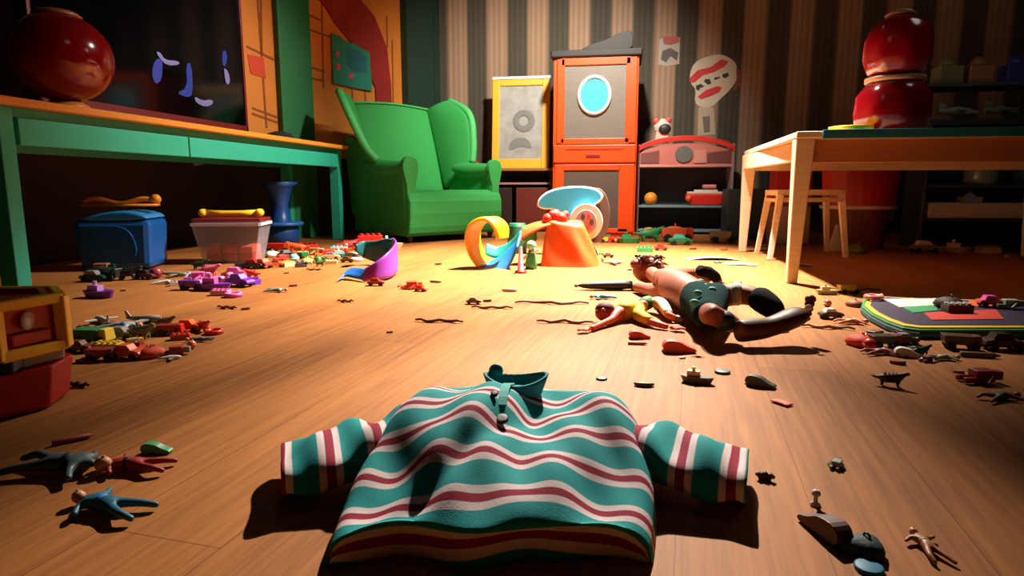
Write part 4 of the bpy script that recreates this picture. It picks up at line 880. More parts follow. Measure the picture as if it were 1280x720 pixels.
# ================================================================== BOARD GAME
gz = .03
bo = [(1076, 381), (1088, 391), (1108, 401), (1128, 408), (1150, 411), (1330, 411), (1330, 376), (1150, 372), (1095, 369), (1079, 372)]
GBM = [at(x, y, gz) for x, y in bo]; gc = sum(GBM, Vector())/len(GBM)
t = thing('game_board', 'thick board game with blue, green and yellow borders lying flat near the play table', 'board game', (gc.x, gc.y, 0))
loc = [(p.x-gc.x, p.y-gc.y) for p in GBM]
def scl(k, dx=0, dy=0): return [(x*k+dx, y*k+dy) for x, y in loc]
for nm, k, z0_, th, c_ in (('blue_base', 1.0, .004, .014, (20, 92, 110)), ('green_border', .985, .018, .008, (40, 120, 44)), ('yellow_border', .93, .026, .004, (222, 176, 50)), ('dark_field', .84, .030, .002, (44, 36, 60))):
    bm = NB(); prism(bm, scl(k), th, XY(z0_)); obj(nm, bm, M(c_, .5), t, bevel=.002)
for nm, px0, c_ in (('white_panel', [(1105, 374), (1180, 373), (1180, 381), (1125, 384)], (226, 206, 190)), ('green_panel', [(1128, 384), (1170, 382), (1172, 388), (1142, 391)], (50, 140, 90)), ('red_panel', [(1155, 391), (1245, 387), (1255, 399), (1165, 400)], (196, 60, 44)), ('orange_panel', [(1210, 376), (1240, 376), (1245, 383), (1215, 383)], (220, 90, 40))):
    bm = NB(); P = [at(x, y, .033) for x, y in px0]; prism(bm, [(p.x-gc.x, p.y-gc.y) for p in P], .002, XY(.032)); obj(nm, bm, M(c_, .5), t)
# ================================================================== TOY KINDS (unit length, scaled by the caller)
def k_car(t, s, c, c2):
    bm = NB(); prism(bm, smoothpoly([(-.5, .1), (.5, .1), (.5, .22), (.3, .3), (-.45, .3)], 1), .4, lambda u, v, w: ((u)*s, (w-.2)*s, v*s)); obj('body', bm, M(c, .35), t, bevel=.01*s)
    bm = NB(); prism(bm, [(-.3, .28), (.22, .28), (.1, .44), (-.22, .44)], .32, lambda u, v, w: (u*s, (w-.16)*s, v*s)); obj('cabin', bm, M(c2, .3), t)
    for x in (-.28, .28):
        for y in (-.2, .2):
            bm = NB(); bmesh.ops.create_cone(bm, cap_ends=True, segments=12, radius1=.1*s, radius2=.1*s, depth=.08*s)
            for v in bm.verts: v.co = Vector((v.co.x+x*s, v.co.z+y*s, v.co.y+.1*s))
            obj('wheel', bm, M((24, 22, 22), .6), t)
def k_brick(t, s, c, c2):
    bm = NB(); box(bm, (0, 0, .15*s), (s, .5*s, .3*s)); obj('base', bm, M(c, .35), t, bevel=.02*s)
    bm = NB()
    for x in (-.36, -.12, .12, .36):
        for y in (-.12, .12): lathe(bm, [(.08*s, .3*s), (.08*s, .38*s)], 8, (x*s, y*s, 0))
    obj('studs', bm, M(c2, .35), t)
def k_figure(t, s, c, c2):
    z = .09*s
    sk = [(.0, 0, z, .075*s), (.16*s, .01*s, z*1.1, .09*s), (.28*s, 0, z*1.05, .04*s), (.33*s, 0, z, .035*s),
          (-.16*s, .07*s, z, .05*s), (-.3*s, .12*s, z*1.2, .04*s), (-.46*s, .10*s, z*.6, .03*s), (-.15*s, -.08*s, z, .05*s), (-.3*s, -.14*s, z*.9, .04*s), (-.44*s, -.2*s, z*.6, .03*s),
          (.22*s, .14*s, z, .035*s), (.12*s, .26*s, z*.8, .028*s), (.2*s, -.14*s, z, .035*s), (.3*s, -.27*s, z*.8, .028*s)]
    skin('body', sk, [(0, 1), (1, 2), (2, 3), (0, 4), (4, 5), (5, 6), (0, 7), (7, 8), (8, 9), (1, 10), (10, 11), (1, 12), (12, 13)], M(c, .5), t, 1)
    bm = NB(); ball(bm, (.40*s, 0, z), .066*s, 1.15, .95, 1, 12); ball(bm, (.41*s, 0, z+.066*s), .014*s, seg=8); obj('head', bm, M((206, 140, 104), .5, 'skin'), t, smooth=True)
    skin('clothing', [(-.02*s, 0, z, .095*s), (.17*s, .01*s, z*1.1, .11*s)], [(0, 1)], M(c2, .6), t, 1)
def k_animal(t, s, c, c2):
    z = .26*s
    skin('body', [(-.2*s, 0, z, .11*s), (0, 0, z*1.05, .13*s), (.2*s, 0, z*1.05, .11*s), (.32*s, 0, z*1.5, .07*s), (.42*s, 0, z*1.75, .07*s), (.5*s, 0, z*1.65, .04*s),
                  (-.38*s, 0, z*.95, .05*s), (-.52*s, .04*s, z*1.1, .02*s), (-.2*s, .09*s, .12*s, .045*s), (-.22*s, .1*s, .02*s, .035*s), (-.2*s, -.09*s, .12*s, .045*s), (-.22*s, -.1*s, .02*s, .035*s),
                  (.2*s, .09*s, .12*s, .045*s), (.22*s, .1*s, .02*s, .035*s), (.2*s, -.09*s, .12*s, .045*s), (.22*s, -.1*s, .02*s, .035*s)],
         [(0, 1), (1, 2), (2, 3), (3, 4), (4, 5), (0, 6), (6, 7), (0, 8), (8, 9), (0, 10), (10, 11), (2, 12), (12, 13), (2, 14), (14, 15)], M(c, .5), t, 1, 1)
    bm = NB()
    for i in range(5): prism(bm, [(-.2+.1*i, .36), (-.1+.1*i, .36), (-.15+.1*i, .46)], .03, lambda u, v, w: (u*s, (w-.015)*s, v*s))
    obj('back_ridge', bm, M(c2, .5), t)
def k_plane(t, s, c, c2):
    bm = NB(); tube(bm, [(-.5*s, 0, .13*s), (-.3*s, 0, .13*s), (.1*s, 0, .12*s), (.4*s, 0, .1*s), (.5*s, 0, .1*s)], [.03*s, .06*s, .1*s, .08*s, .03*s], 10); obj('fuselage', bm, M(c, .4), t, smooth=True)
    bm = NB(); prism(bm, [(-.05, -.45), (.1, -.45), (.2, 0), (.1, .45), (-.05, .45), (0, 0)], .03, lambda u, v, w: (u*s, v*s, (.1+w)*s)); obj('wing', bm, M(c2, .4), t)
    bm = NB(); prism(bm, [(-.5, .13), (-.35, .13), (-.48, .32), (-.54, .32)], .03, lambda u, v, w: (u*s, (w-.015)*s, v*s)); obj('tail_fin', bm, M(c2, .4), t)
def k_ball(t, s, c, c2):
    bm = NB(); ball(bm, (0, 0, .45*s), .45*s); obj('ball', bm, M(c, .35), t, smooth=True)
    bm = NB(); torus(bm, (0, 0, .45*s), .43*s, .05*s, 24); obj('band', bm, M(c2, .35), t, smooth=True)
def k_ring(t, s, c, c2):
    bm = NB(); torus(bm, (0, 0, .12*s), .36*s, .12*s, 24); obj('ring', bm, M(c, .35), t, smooth=True)
    bm = NB(); ball(bm, (.36*s, 0, .2*s), .1*s); obj('bead', bm, M(c2, .35), t, smooth=True)
def k_truck(t, s, c, c2):
    bm = NB(); box(bm, (-.1*s, 0, .28*s), (.68*s, .4*s, .26*s), taper=(1.1, 1.1)); obj('bed', bm, M(c, .35), t, bevel=.015*s)
    bm = NB(); box(bm, (.36*s, 0, .27*s), (.24*s, .36*s, .3*s), taper=(.7, .9)); obj('cab', bm, M(c2, .35), t, bevel=.015*s)
    for x in (-.28, .3):
        for y in (-.2, .2):
            bm = NB(); bmesh.ops.create_cone(bm, cap_ends=True, segments=12, radius1=.12*s, radius2=.12*s, depth=.08*s)
            for v in bm.verts: v.co = Vector((v.co.x+x*s, v.co.z+y*s, v.co.y+.12*s))
            obj('wheel', bm, M((24, 22, 22), .6), t)
def k_boat(t, s, c, c2):
    bm = NB(); prism(bm, smoothpoly([(-.45, -.2), (.25, -.2), (.55, 0), (.25, .2), (-.45, .2)], 1), .2*s, lambda u, v, w: (u*s*(.8+w/s), v*s*(.8+w/s), w)); obj('hull', bm, M(c, .35), t)
    bm = NB(); box(bm, (-.1*s, 0, .27*s), (.34*s, .2*s, .14*s)); lathe(bm, [(.05*s, .3*s), (.05*s, .45*s)], 10, (-.1*s, 0, 0)); obj('cabin', bm, M(c2, .4), t)
def k_shoe(t, s, c, c2):
    bm = NB(); prism(bm, smoothpoly([(-.5, 0), (.5, 0), (.52, .12), (.25, .2), (.0, .36), (-.45, .38)], 2), .3*s, lambda u, v, w: (u*s, w-.15*s, v*s)); obj('upper', bm, M(c, .5), t, bevel=.03*s)
    bm = NB(); prism(bm, smoothpoly([(-.5, -.16), (.5, -.14), (.5, .14), (-.5, .16)], 2), .06*s, lambda u, v, w: (u*s, v*s, w)); obj('sole', bm, M(c2, .5), t)
def k_gear(t, s, c, c2):
    P = []
    for i in range(24): r = .5 if (i//2) % 2 else .38; a = 2*PI*i/24; P.append((r*math.cos(a), r*math.sin(a)))
    bm = NB(); prism(bm, P, .16*s, lambda u, v, w: (u*s, v*s, w)); obj('gear', bm, M(c, .4), t)
    bm = NB(); lathe(bm, [(.14*s, .15*s), (.14*s, .26*s), (.06*s, .26*s)], 12); obj('hub', bm, M(c2, .4), t)
def k_robot(t, s, c, c2):
    bm = NB(); box(bm, (0, 0, .2*s), (.5*s, .36*s, .3*s)); obj('torso', bm, M(c, .4), t, bevel=.03*s)
    bm = NB(); box(bm, (.38*s, 0, .2*s), (.2*s, .22*s, .22*s)); obj('head', bm, M(c2, .4), t, bevel=.02*s)
    for y in (-.14, .14):
        bm = NB(); box(bm, (-.38*s, y*s, .1*s), (.3*s, .12*s, .14*s)); obj('leg', bm, M(c2, .4), t, bevel=.02*s)
        bm = NB(); bar(bm, (.1*s, y*1.6*s, .2*s), (-.1*s, y*2.6*s, .06*s), .09*s); obj('arm', bm, M(c, .4), t)
def k_bag(t, s, c, c2):
    bm = NB(); lathe(bm, [(.0001, 0), (.4*s, 0), (.5*s, .12*s), (.42*s, .3*s), (.2*s, .4*s), (.0001, .42*s)], 16, mod=lambda a, z: 1+.12*math.sin(3*a+z*20)+.06*math.sin(7*a)); obj('bag', bm, M(c, .7, 'fabric'), t, smooth=True)
    bm = NB(); torus(bm, (.05*s, 0, .42*s), .09*s, .03*s, 12, 'x'); obj('loop', bm, M(c2, .5), t, smooth=True)
def single(name, s, c, kind):
    bm = NB(); sm = True
    if kind == 'twig':
        pts = [(s*(-.5+i/8), s*.05*math.sin(i*1.3+s*90), .12*s*0+.006+.003*math.sin(i*2)) for i in range(9)]; tube(bm, pts, [.002+.0035*math.sin(PI*(i+1)/10) for i in range(9)], 6)
    elif kind == 'scrap':
        grid(bm, lambda u, v: ((u-.5)*s, (v-.5)*s*.5, .003+.06*s*math.sin(PI*u)*(.5+.5*math.sin(4*v+s*70))), 8, 5)
    elif kind == 'chip':
        prism(bm, smoothpoly([(-.5, -.1), (-.1, -.28), (.5, -.05), (.3, .25), (-.3, .22)], 1), .22, lambda u, v, w: (u*s, v*s, w*s*(1+.3*u))); sm = False
    elif kind == 'shell':
        tube(bm, [(s*.45*math.cos(a), s*.2*math.sin(a), .1*s) for a in [PI+PI*i/8 for i in range(9)]], [s*.05+s*.07*math.sin(PI*i/8) for i in range(9)], 8)
    elif kind == 'crayon':
        tube(bm, [(-.5*s, 0, .08*s), (-.47*s, 0, .08*s), (.36*s, 0, .08*s), (.38*s, 0, .08*s), (.5*s, 0, .08*s)], [.07*s, .08*s, .08*s, .055*s, .02*s], 10)
    elif kind == 'token':
        lathe(bm, [(.45*s, 0), (.5*s, .03*s), (.5*s, .14*s), (.42*s, .17*s)], 18)
    elif kind == 'peg':
        lathe(bm, [(.25*s, 0), (.3*s, .1*s), (.12*s, .25*s), (.12*s, .55*s), (.26*s, .7*s), (.2*s, .9*s), (.0001, .98*s)], 12)
    o = obj(name, bm, M(c, .55), None, smooth=sm, solid=.0025 if kind == 'scrap' else 0)
    return o
KN = dict(car='toy_car', brick='toy_brick', figure='action_figure', animal='toy_dinosaur', plane='toy_plane', ball='toy_ball', ring='toy_ring', truck='toy_truck', boat='toy_boat', shoe='doll_shoe', gear='toy_gear', robot='toy_robot', bag='bean_bag',
          twig='twig', scrap='scrap', chip='chip', shell='shell_piece', crayon='crayon', token='token', peg='peg')
CAT = dict(figure='action figure', animal='toy dinosaur', bag='bean bag', shoe='doll shoe', scrap='paper scrap', shell='plastic piece', chip='chip')
KF = dict(car=k_car, brick=k_brick, figure=k_figure, animal=k_animal, plane=k_plane, ball=k_ball, ring=k_ring, truck=k_truck, boat=k_boat, shoe=k_shoe, gear=k_gear, robot=k_robot, bag=k_bag)
USED = set(); SCL = 1.22
def toy(kind, px, py, wpx, rz, c, c2, label, z=0):
    assert label not in USED, label
    USED.add(label)
    p = at(px, py, z); s = wpx*mpp(p)*(SCL if kind in KF else 1)
    assert len(label.split()) <= 16, label
    if kind in KF:
        t = thing(KN[kind], label, CAT.get(kind, KN[kind].replace('_', ' ')), p, math.radians(rz)); KF[kind](t, s, c, c2 or c)
        return t
    o = single(KN[kind], s, c, kind); o.location = p+Vector((0, 0, .0)); o.rotation_euler.z = math.radians(rz)
    return tag(o, label, CAT.get(kind, KN[kind].replace('_', ' ')))
RED = (206, 40, 32); DRED = (140, 24, 28); ORG = (226, 96, 40); YEL = (230, 190, 60); GRN = (30, 130, 70); DGR = (20, 60, 44); TEA = (60, 176, 170); BLU = (36, 120, 200); PUR = (104, 36, 160)
PNK = (220, 90, 170); WHI = (214, 208, 200); GRY = (130, 130, 130); BLK_ = (28, 28, 30); CRM = (224, 190, 140); BRO = (110, 62, 36); LIL = (190, 140, 210)
T = toy
# ---- red heap by the green armchair
h = 'in the red heap by the armchair'
T('truck', 470, 311, 24, 20, RED, DRED, 'red toy truck at the right end, '+h)
T('car', 454, 316, 18, -10, DRED, RED, 'dark red toy car second from the right '+h)
T('animal', 436, 313, 24, 30, RED, ORG, 'red toy dinosaur in the middle '+h)
T('brick', 424, 319, 18, 15, RED, RED, 'red toy brick low in the middle '+h)
T('robot', 407, 320, 20, 50, RED, ORG, 'orange-red toy robot at the left end '+h)
T('car', 461, 307, 26, 15, RED, BLK_, 'red toy car with black cabin behind the truck '+h)
T('brick', 463, 303, 24, 20, RED, DRED, 'red toy brick topmost '+h, z=.09)
T('figure', 446, 309, 26, 200, RED, DRED, 'red action figure lying on top '+h, z=.06)
T('boat', 487, 311, 30, 5, CRM, WHI, 'cream toy boat at the foot of the green armchair, right of the red heap')
T('boat', 484, 321, 22, 5, GRN, GRN, 'green toy boat in front of the red heap, behind the purple track piece')
# ---- mixed toys along the floor from under the desk
h = 'in the mixed row by the clear bin'
for (k, x, y, w_, r, c, c2, lb) in (
    ('truck', 350, 316, 24, 10, RED, ORG, 'red toy truck at the back'), ('animal', 372, 316, 24, 200, ORG, RED, 'orange toy dinosaur at the back'),
    ('car', 328, 335, 22, 160, RED, ORG, 'red-orange toy car at the left end'), ('car', 345, 334, 16, 30, ORG, BRO, 'orange toy car low at the left'),
    ('bag', 340, 321, 15, 0, WHI, GRY, 'white bean bag'), ('car', 358, 322, 18, 60, BLK_, GRY, 'black toy car'),
    ('ball', 368, 329, 11, 0, (120, 190, 190), WHI, 'pale teal ball'), ('figure', 379, 331, 20, 20, DGR, GRY, 'dark green lying figure'),
    ('truck', 378, 323, 16, 140, GRN, YEL, 'green and yellow toy truck'), ('gear', 390, 325, 14, 0, BRO, YEL, 'brown toy gear'),
    ('robot', 393, 318, 20, 10, (180, 120, 70), CRM, 'tan toy robot at the back'), ('figure', 404, 325, 22, 150, GRN, CRM, 'green and cream figure'),
    ('car', 414, 325, 18, 20, CRM, GRY, 'cream toy car'), ('boat', 426, 322, 22, 20, TEA, WHI, 'turquoise and white toy boat'),
    ('plane', 440, 321, 22, 60, WHI, TEA, 'white toy plane with turquoise wings'), ('peg', 324, 332, 8, 0, RED, None, 'red peg at the left end'),
    ('ring', 408, 316, 16, 0, DRED, YEL, 'dark red toy ring'), ('brick', 360, 333, 14, 70, CRM, YEL, 'cream toy brick in front'),
    ('brick', 424, 314, 16, 15, WHI, TEA, 'white toy brick behind the turquoise boat'), ('car', 336, 315, 16, 15, GRY, BLK_, 'grey toy car behind the white bean bag'),
    ('brick', 386, 312, 18, 35, RED, DRED, 'red toy brick farthest back')):
    T(k, x, y, w_, r, c, c2, lb+' '+h)
T('twig', 393, 338, 20, 10, (120, 80, 50), None, 'thin brown twig in front of the mixed row of toys')
# ---- purple toys
h = 'in the purple group by the clear bin'
for (k, x, y, w_, r, c, c2, lb) in (
    ('truck', 240, 362, 24, 10, PUR, LIL, 'purple truck at the left'), ('boat', 268, 363, 38, 5, PUR, PNK, 'large purple boat in the middle'), ('car', 300, 358, 30, -10, PUR, PUR, 'deep purple car at the right'),
    ('ring', 292, 371, 20, 0, PNK, LIL, 'pink ring in front'), ('robot', 248, 350, 24, 30, PNK, LIL, 'pink robot at the back left'), ('figure', 272, 351, 30, 10, LIL, PNK, 'lilac figure lying across the back'),
    ('car', 294, 348, 26, 20, (226, 80, 100), PNK, 'rose red car at the back right'), ('brick', 314, 355, 18, -10, PUR, PUR, 'purple brick at the right end'),
    ('animal', 262, 345, 26, 10, (226, 100, 130), PNK, 'pink dinosaur farthest back'), ('gear', 232, 354, 14, 0, LIL, PUR, 'lilac gear at the left edge'),
    ('peg', 305, 346, 9, 0, (200, 50, 60), None, 'red peg at the back right')):
    T(k, x, y, w_, r, c, c2, lb+' '+h)
T('boat', 124, 372, 38, -5, PUR, LIL, 'lone purple toy boat with lilac top before the blue bin')
T('chip', 154, 364, 8, 0, BRO, None, 'small brown chip right of the lone purple boat')
# ---- dark pile in front of the blue bin
h = 'in the dark pile by the blue bin'
for (k, x, y, w_, r, c, c2, lb) in (
    ('car', 118, 352, 26, 10, DGR, GRY, 'dark green car at the left'), ('truck', 138, 350, 30, -10, DGR, BLK_, 'dark green truck in the middle'), ('animal', 160, 350, 30, 20, BLK_, DGR, 'black dinosaur'),
    ('robot', 128, 340, 26, 20, (150, 110, 80), DGR, 'brown robot at the back'), ('figure', 150, 342, 30, 170, DGR, GRN, 'green figure'), ('car', 182, 349, 22, 5, (70, 40, 60), BLK_, 'dark plum car at the right'),
    ('ball', 196, 348, 13, 0, (150, 50, 60), DRED, 'dark pink ball at the right end'), ('plane', 190, 341, 20, 40, BLK_, GRY, 'black plane at the back right')):
    T(k, x, y, w_, r, c, c2, lb+' '+h)
T('figure', 206, 355, 26, 20, (200, 214, 216), WHI, 'white action figure lying between the dark pile and the purple toys')
T('plane', 218, 346, 26, 10, (120, 130, 110), GRY, 'grey-green toy plane between the blue bin and the clear bin')
T('brick', 222, 357, 14, 40, WHI, GRY, 'white toy brick beside the white lying figure')
T('car', 316, 336, 22, 10, BLK_, DRED, 'black toy car in front of the right corner of the clear bin')
T('robot', 300, 336, 18, 40, BLK_, GRY, 'black toy robot in front of the clear bin')
T('animal', 250, 337, 22, 10, (40, 50, 30), BLK_, 'dark olive dinosaur at the left corner of the clear bin')
# ---- orange and red row in the left foreground
h = 'in the long row at left'
for (k, x, y, w_, r, c, c2, lb) in (
    ('figure', 150, 412, 50, 10, (150, 160, 170), BLU, 'grey action figure with blue chest'), ('plane', 182, 404, 40, 5, GRY, (170, 150, 140), 'grey toy plane behind the blue-chested figure'),
    ('truck', 118, 430, 40, 4, (60, 130, 80), YEL, 'green and yellow truck at the left'), ('car', 152, 424, 30, 10, (130, 124, 90), GRY, 'khaki car'), ('animal', 176, 424, 34, 5, (120, 110, 90), DGR, 'grey-brown dinosaur'),
    ('robot', 192, 418, 24, 30, (150, 124, 80), CRM, 'tan robot'), ('truck', 214, 418, 26, 15, DRED, RED, 'dark red truck'), ('car', 236, 414, 28, 10, RED, ORG, 'bright red car'),
    ('animal', 254, 414, 26, -20, ORG, RED, 'orange dinosaur'), ('ring', 268, 417, 20, 0, RED, DRED, 'red ring at the right end'), ('figure', 250, 427, 30, 200, (60, 70, 90), GRY, 'slate grey figure at the right'),
    ('bag', 190, 446, 26, 0, (206, 60, 30), DRED, 'orange-red bean bag in front'), ('car', 160, 448, 34, 5, (206, 80, 50), ORG, 'brick orange car in front'), ('robot', 222, 443, 26, 20, (170, 60, 44), GRY, 'rust red robot in front'),
    ('truck', 128, 450, 30, 10, (150, 40, 40), BRO, 'maroon truck in front left'), ('plane', 212, 450, 22, 40, WHI, GRY, 'small white plane in front'), ('gear', 108, 452, 18, 0, (90, 40, 36), DRED, 'dark maroon gear at the left end'),
    ('brick', 136, 438, 26, 10, (220, 190, 90), YEL, 'pale yellow brick under the green truck'), ('car', 175, 438, 20, 100, (190, 60, 40), DRED, 'red car turned sideways')):
    T(k, x, y, w_, r, c, c2, lb+' '+h)
T('twig', 98, 484, 30, -4, (40, 24, 24), None, 'dark thin stick on the floor right of the red tub')
T('crayon', 72, 388, 26, 12, (60, 160, 90), None, 'green crayon-like stick behind the yellow hexagonal toy')
T('crayon', 76, 396, 24, 14, (190, 160, 140), None, 'beige crayon-like stick behind the yellow hexagonal toy')
T('twig', 284, 386, 28, 0, (120, 60, 40), None, 'short brown twig left of centre, below the purple toy group')
T('chip', 307, 387, 12, 10, (130, 70, 50), None, 'brown chip right of the short twig below the purple toy group')
# ---- left foreground action figures
f = T('figure', 76, 590, 118, 5, (60, 84, 84), (24, 44, 44), 'large grey-green action figure sprawled in the left foreground')
T('figure', 168, 588, 84, 185, (150, 26, 26), BLK_, 'red and black action figure lying behind the blue one in the left foreground')
T('figure', 136, 640, 104, 170, (20, 90, 110), (24, 110, 190), 'blue action figure lying nearest in the left foreground')
T('crayon', 92, 552, 44, 50, (150, 46, 40), None, 'dark red stick standing out above the grey-green action figure')
T('shoe', 196, 566, 30, 10, (60, 140, 90), BLK_, 'small green and black shoe at the foot of the red figure')
# ---- centre floor
T('car', 95, 0+366, 1, 0, GRY, GRY, 'x') if False else None
T('figure', 345, 365, 26, 10, (120, 126, 116), GRY, 'small grey figure on the bare floor right of the purple group')
T('chip', 367, 358, 12, 20, (160, 90, 70), None, 'pale brown chip beside the small grey figure')
T('chip', 358, 342, 7, 20, BRO, None, 'tiny brown chip below the mixed row of toys')
T('car', 470, 357, 18, 10, (150, 60, 40), DRED, 'small rust car just in front of the purple track piece')
T('robot', 515, 361, 22, 20, (206, 60, 40), ORG, 'orange-red robot on the bare floor right of the purple track piece')
T('crayon', 499, 358, 14, 100, (120, 40, 40), None, 'dark red stick left of the orange-red robot')
T('car', 526, 364, 14, -10, (226, 90, 60), RED, 'light red car touching the orange-red robot')
T('twig', 432, 378, 20, 8, (120, 76, 44), None, 'short brown twig on the floor below the purple track piece')
T('chip', 548, 331, 10, 10, (110, 84, 60), None, 'small brown chip between purple and yellow track toys')
T('shell', 545, 353, 16, 0, (110, 100, 60), None, 'small olive piece right of the orange-red robot')
T('twig', 549, 403, 62, 4, (110, 62, 34), None, 'long brown twig on the floor above the shirt')
T('chip', 487, 416, 9, 0, (90, 56, 40), None, 'tiny dark chip left of the long brown twig')
T('car', 592, 380, 16, 10, (110, 84, 60), GRY, 'tiny brown car left of the crossing twigs')
T('chip', 609, 377, 12, 0, (80, 60, 40), None, 'dark chip above the crossing twigs')
T('twig', 615, 386, 52, 8, (130, 84, 46), None, 'brown twig starting beside the tiny brown car')
T('twig', 690, 380, 92, 3, (120, 78, 44), None, 'longest thin brown twig pointing at the small doll')
T('twig', 706, 404, 70, 2, (150, 90, 50), None, 'pale brown twig below the longest twig')
T('shell', 637, 364, 20, 0, (190, 150, 110), None, 'pale curved plastic piece in front of the yellow arch toy')
T('plane', 765, 331, 22, 20, (130, 140, 130), GRY, 'small grey plane right of the orange hood')
T('car', 760, 322, 12, 10, (90, 90, 70), GRY, 'tiny dark car between the orange hood and the large doll')
T('chip', 787, 338, 7, 0, BLK_, None, 'tiny black chip left of the large doll head')
T('figure', 754, 374, 30, 190, (40, 130, 160), (60, 90, 110), 'small blue figure lying above the small doll head')
# near the dolls
T('shoe', 799, 423, 22, 10, (206, 60, 50), DRED, 'red doll shoe just below the yellow-topped doll')
T('crayon', 797, 431, 24, 2, (180, 90, 70), None, 'pinkish stick just below the red doll shoe')
T('shoe', 848, 440, 34, 5, (220, 60, 50), RED, 'larger red doll shoe below the large doll legs')
T('chip', 853, 448, 10, 20, CRM, None, 'tiny cream chip touching the larger red doll shoe')
T('token', 752, 474, 14, 0, (70, 50, 40), None, 'small dark token above the right shoulder of the shirt')
T('shell', 805, 482, 26, 0, (56, 56, 50), None, 'dark curved piece above the right sleeve of the shirt')
T('boat', 871, 478, 36, -15, (90, 80, 60), CRM, 'small cream and brown boat right of the dark curved piece')
T('token', 903, 466, 19, 0, (50, 80, 74), None, 'dark green token above the cream and brown boat')
T('shoe', 950, 483, 30, -25, (60, 64, 50), BLK_, 'dark green shoe-shaped toy right of the dark green token')
T('scrap', 977, 505, 24, -50, (206, 60, 44), None, 'red paper scrap on the floor above the right cuff')
# ---- right side pile
h = 'in the pile by the large doll foot'
for (k, x, y, w_, r, c, c2, lb) in (
    ('bag', 1076, 432, 28, 0, (226, 70, 40), ORG, 'round orange-red bean bag'), ('truck', 1105, 434, 32, 10, (60, 60, 50), DRED, 'dark grey truck'), ('robot', 1092, 424, 26, 40, (110, 90, 70), DRED, 'brown robot'),
    ('car', 1130, 430, 26, 10, (50, 66, 60), GRY, 'dark green car'), ('figure', 1100, 443, 40, 10, (150, 70, 60), WHI, 'pinkish figure lying in front'), ('shoe', 1135, 446, 26, -10, WHI, BLK_, 'white and black shoe'),
    ('animal', 1150, 446, 26, 20, (40, 54, 40), BLK_, 'dark green dinosaur'), ('figure', 1178, 450, 36, 5, (150, 160, 120), GRY, 'pale green figure at the right'), ('crayon', 1225, 447, 44, -4, (110, 90, 50), None, 'long brown stick at the right end'),
    ('ring', 1118, 444, 16, 0, (190, 150, 120), CRM, 'beige ring')):
    T(k, x, y, w_, r, c, c2, lb+' '+h)
T('figure', 1064, 405, 36, 5, (206, 130, 90), CRM, 'tan figure lying between the board game and the large doll foot')
T('car', 1038, 398, 24, 10, (50, 44, 44), WHI, 'black toy car with a white cabin right of the large doll foot')
T('ball', 1034, 384, 9, 0, (200, 90, 70), WHI, 'small pink ball behind the black and white toy car')
T('twig', 1035, 411, 60, -6, (150, 110, 60), None, 'long tan twig running from the large doll foot')
T('bag', 1068, 383, 16, 0, (130, 70, 50), BRO, 'small brown bean bag at the left tip of the board game')
T('truck', 1060, 367, 22, 10, (190, 160, 60), GRY, 'yellow and grey truck behind the board game tip')
T('boat', 1034, 368, 24, 5, (150, 140, 90), CRM, 'olive boat left of the yellow and grey truck')
T('ring', 1092, 374, 20, 0, (210, 110, 100), WHI, 'pink ring on the left corner of the board game', z=.034)
T('bag', 1186, 384, 26, 0, (50, 24, 24), BLK_, 'dark brown bag sitting on the board game', z=.034)
T('brick', 1196, 390, 26, 10, (60, 40, 40), WHI, 'dark brick with white studs on the board game', z=.034)
T('car', 1238, 383, 26, 0, (214, 80, 90), PNK, 'pink car on the board game', z=.034)
T('robot', 1262, 385, 26, 0, (170, 170, 150), GRY, 'grey robot on the far end of the board game', z=.034)
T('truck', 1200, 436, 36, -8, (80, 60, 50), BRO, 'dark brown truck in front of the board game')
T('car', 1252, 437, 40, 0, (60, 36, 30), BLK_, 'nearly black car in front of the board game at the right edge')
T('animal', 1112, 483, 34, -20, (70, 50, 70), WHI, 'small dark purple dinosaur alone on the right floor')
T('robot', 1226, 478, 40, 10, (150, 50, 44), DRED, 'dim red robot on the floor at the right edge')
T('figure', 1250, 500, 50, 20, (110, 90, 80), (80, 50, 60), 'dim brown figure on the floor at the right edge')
T('chip', 1198, 466, 14, -20, (150, 90, 60), None, 'brown chip above the dim red robot')
T('robot', 1046, 584, 22, 60, (130, 140, 130), (60, 60, 60), 'tiny grey robot alone on the right foreground floor')
T('twig', 956, 600, 20, -10, (60, 30, 20), None, 'small dark stick at the right cuff of the shirt')
# bottom right
T('shoe', 1030, 668, 62, 112, (70, 30, 24), BLK_, 'dark brown doll shoe standing lengthwise in the right foreground')
T('peg', 1019, 632, 22, 0, (190, 180, 190), None, 'small silver peg at the tip of the dark brown doll shoe')
T('bag', 1080, 690, 40, 30, (10, 36, 44), BLK_, 'dark blue bean bag in the right foreground')
T('token', 1086, 712, 34, 0, (20, 100, 130), None, 'teal token in front of the dark blue bean bag')
T('figure', 1158, 688, 66, 95, (150, 90, 50), (150, 120, 60), 'tan action figure lying in the right foreground')
# ---- green toys before the shelf and beyond
h = 'in the green group before the toy shelf'
for (k, x, y, w_, r, c, c2, lb) in (
    ('boat', 786, 304, 26, 5, GRN, GRN, 'green boat at the left'), ('animal', 812, 302, 32, 10, GRN, YEL, 'green dinosaur with yellow ridge'), ('ball', 811, 298, 13, 0, (180, 160, 80), ORG, 'yellowish ball'),
    ('truck', 846, 302, 34, 0, (230, 110, 70), RED, 'orange truck'), ('bag', 842, 296, 26, 0, (226, 120, 80), RED, 'salmon bean bag'), ('car', 850, 306, 24, 5, GRN, TEA, 'green car in front of the orange truck'),
    ('peg', 800, 301, 9, 0, ORG, None, 'orange peg'), ('car', 826, 313, 14, 10, (170, 60, 40), RED, 'rust car in the middle'), ('brick', 806, 315, 16, 0, (60, 150, 90), GRN, 'light green brick in front')):
    T(k, x, y, w_, r, c, c2, lb+' '+h)
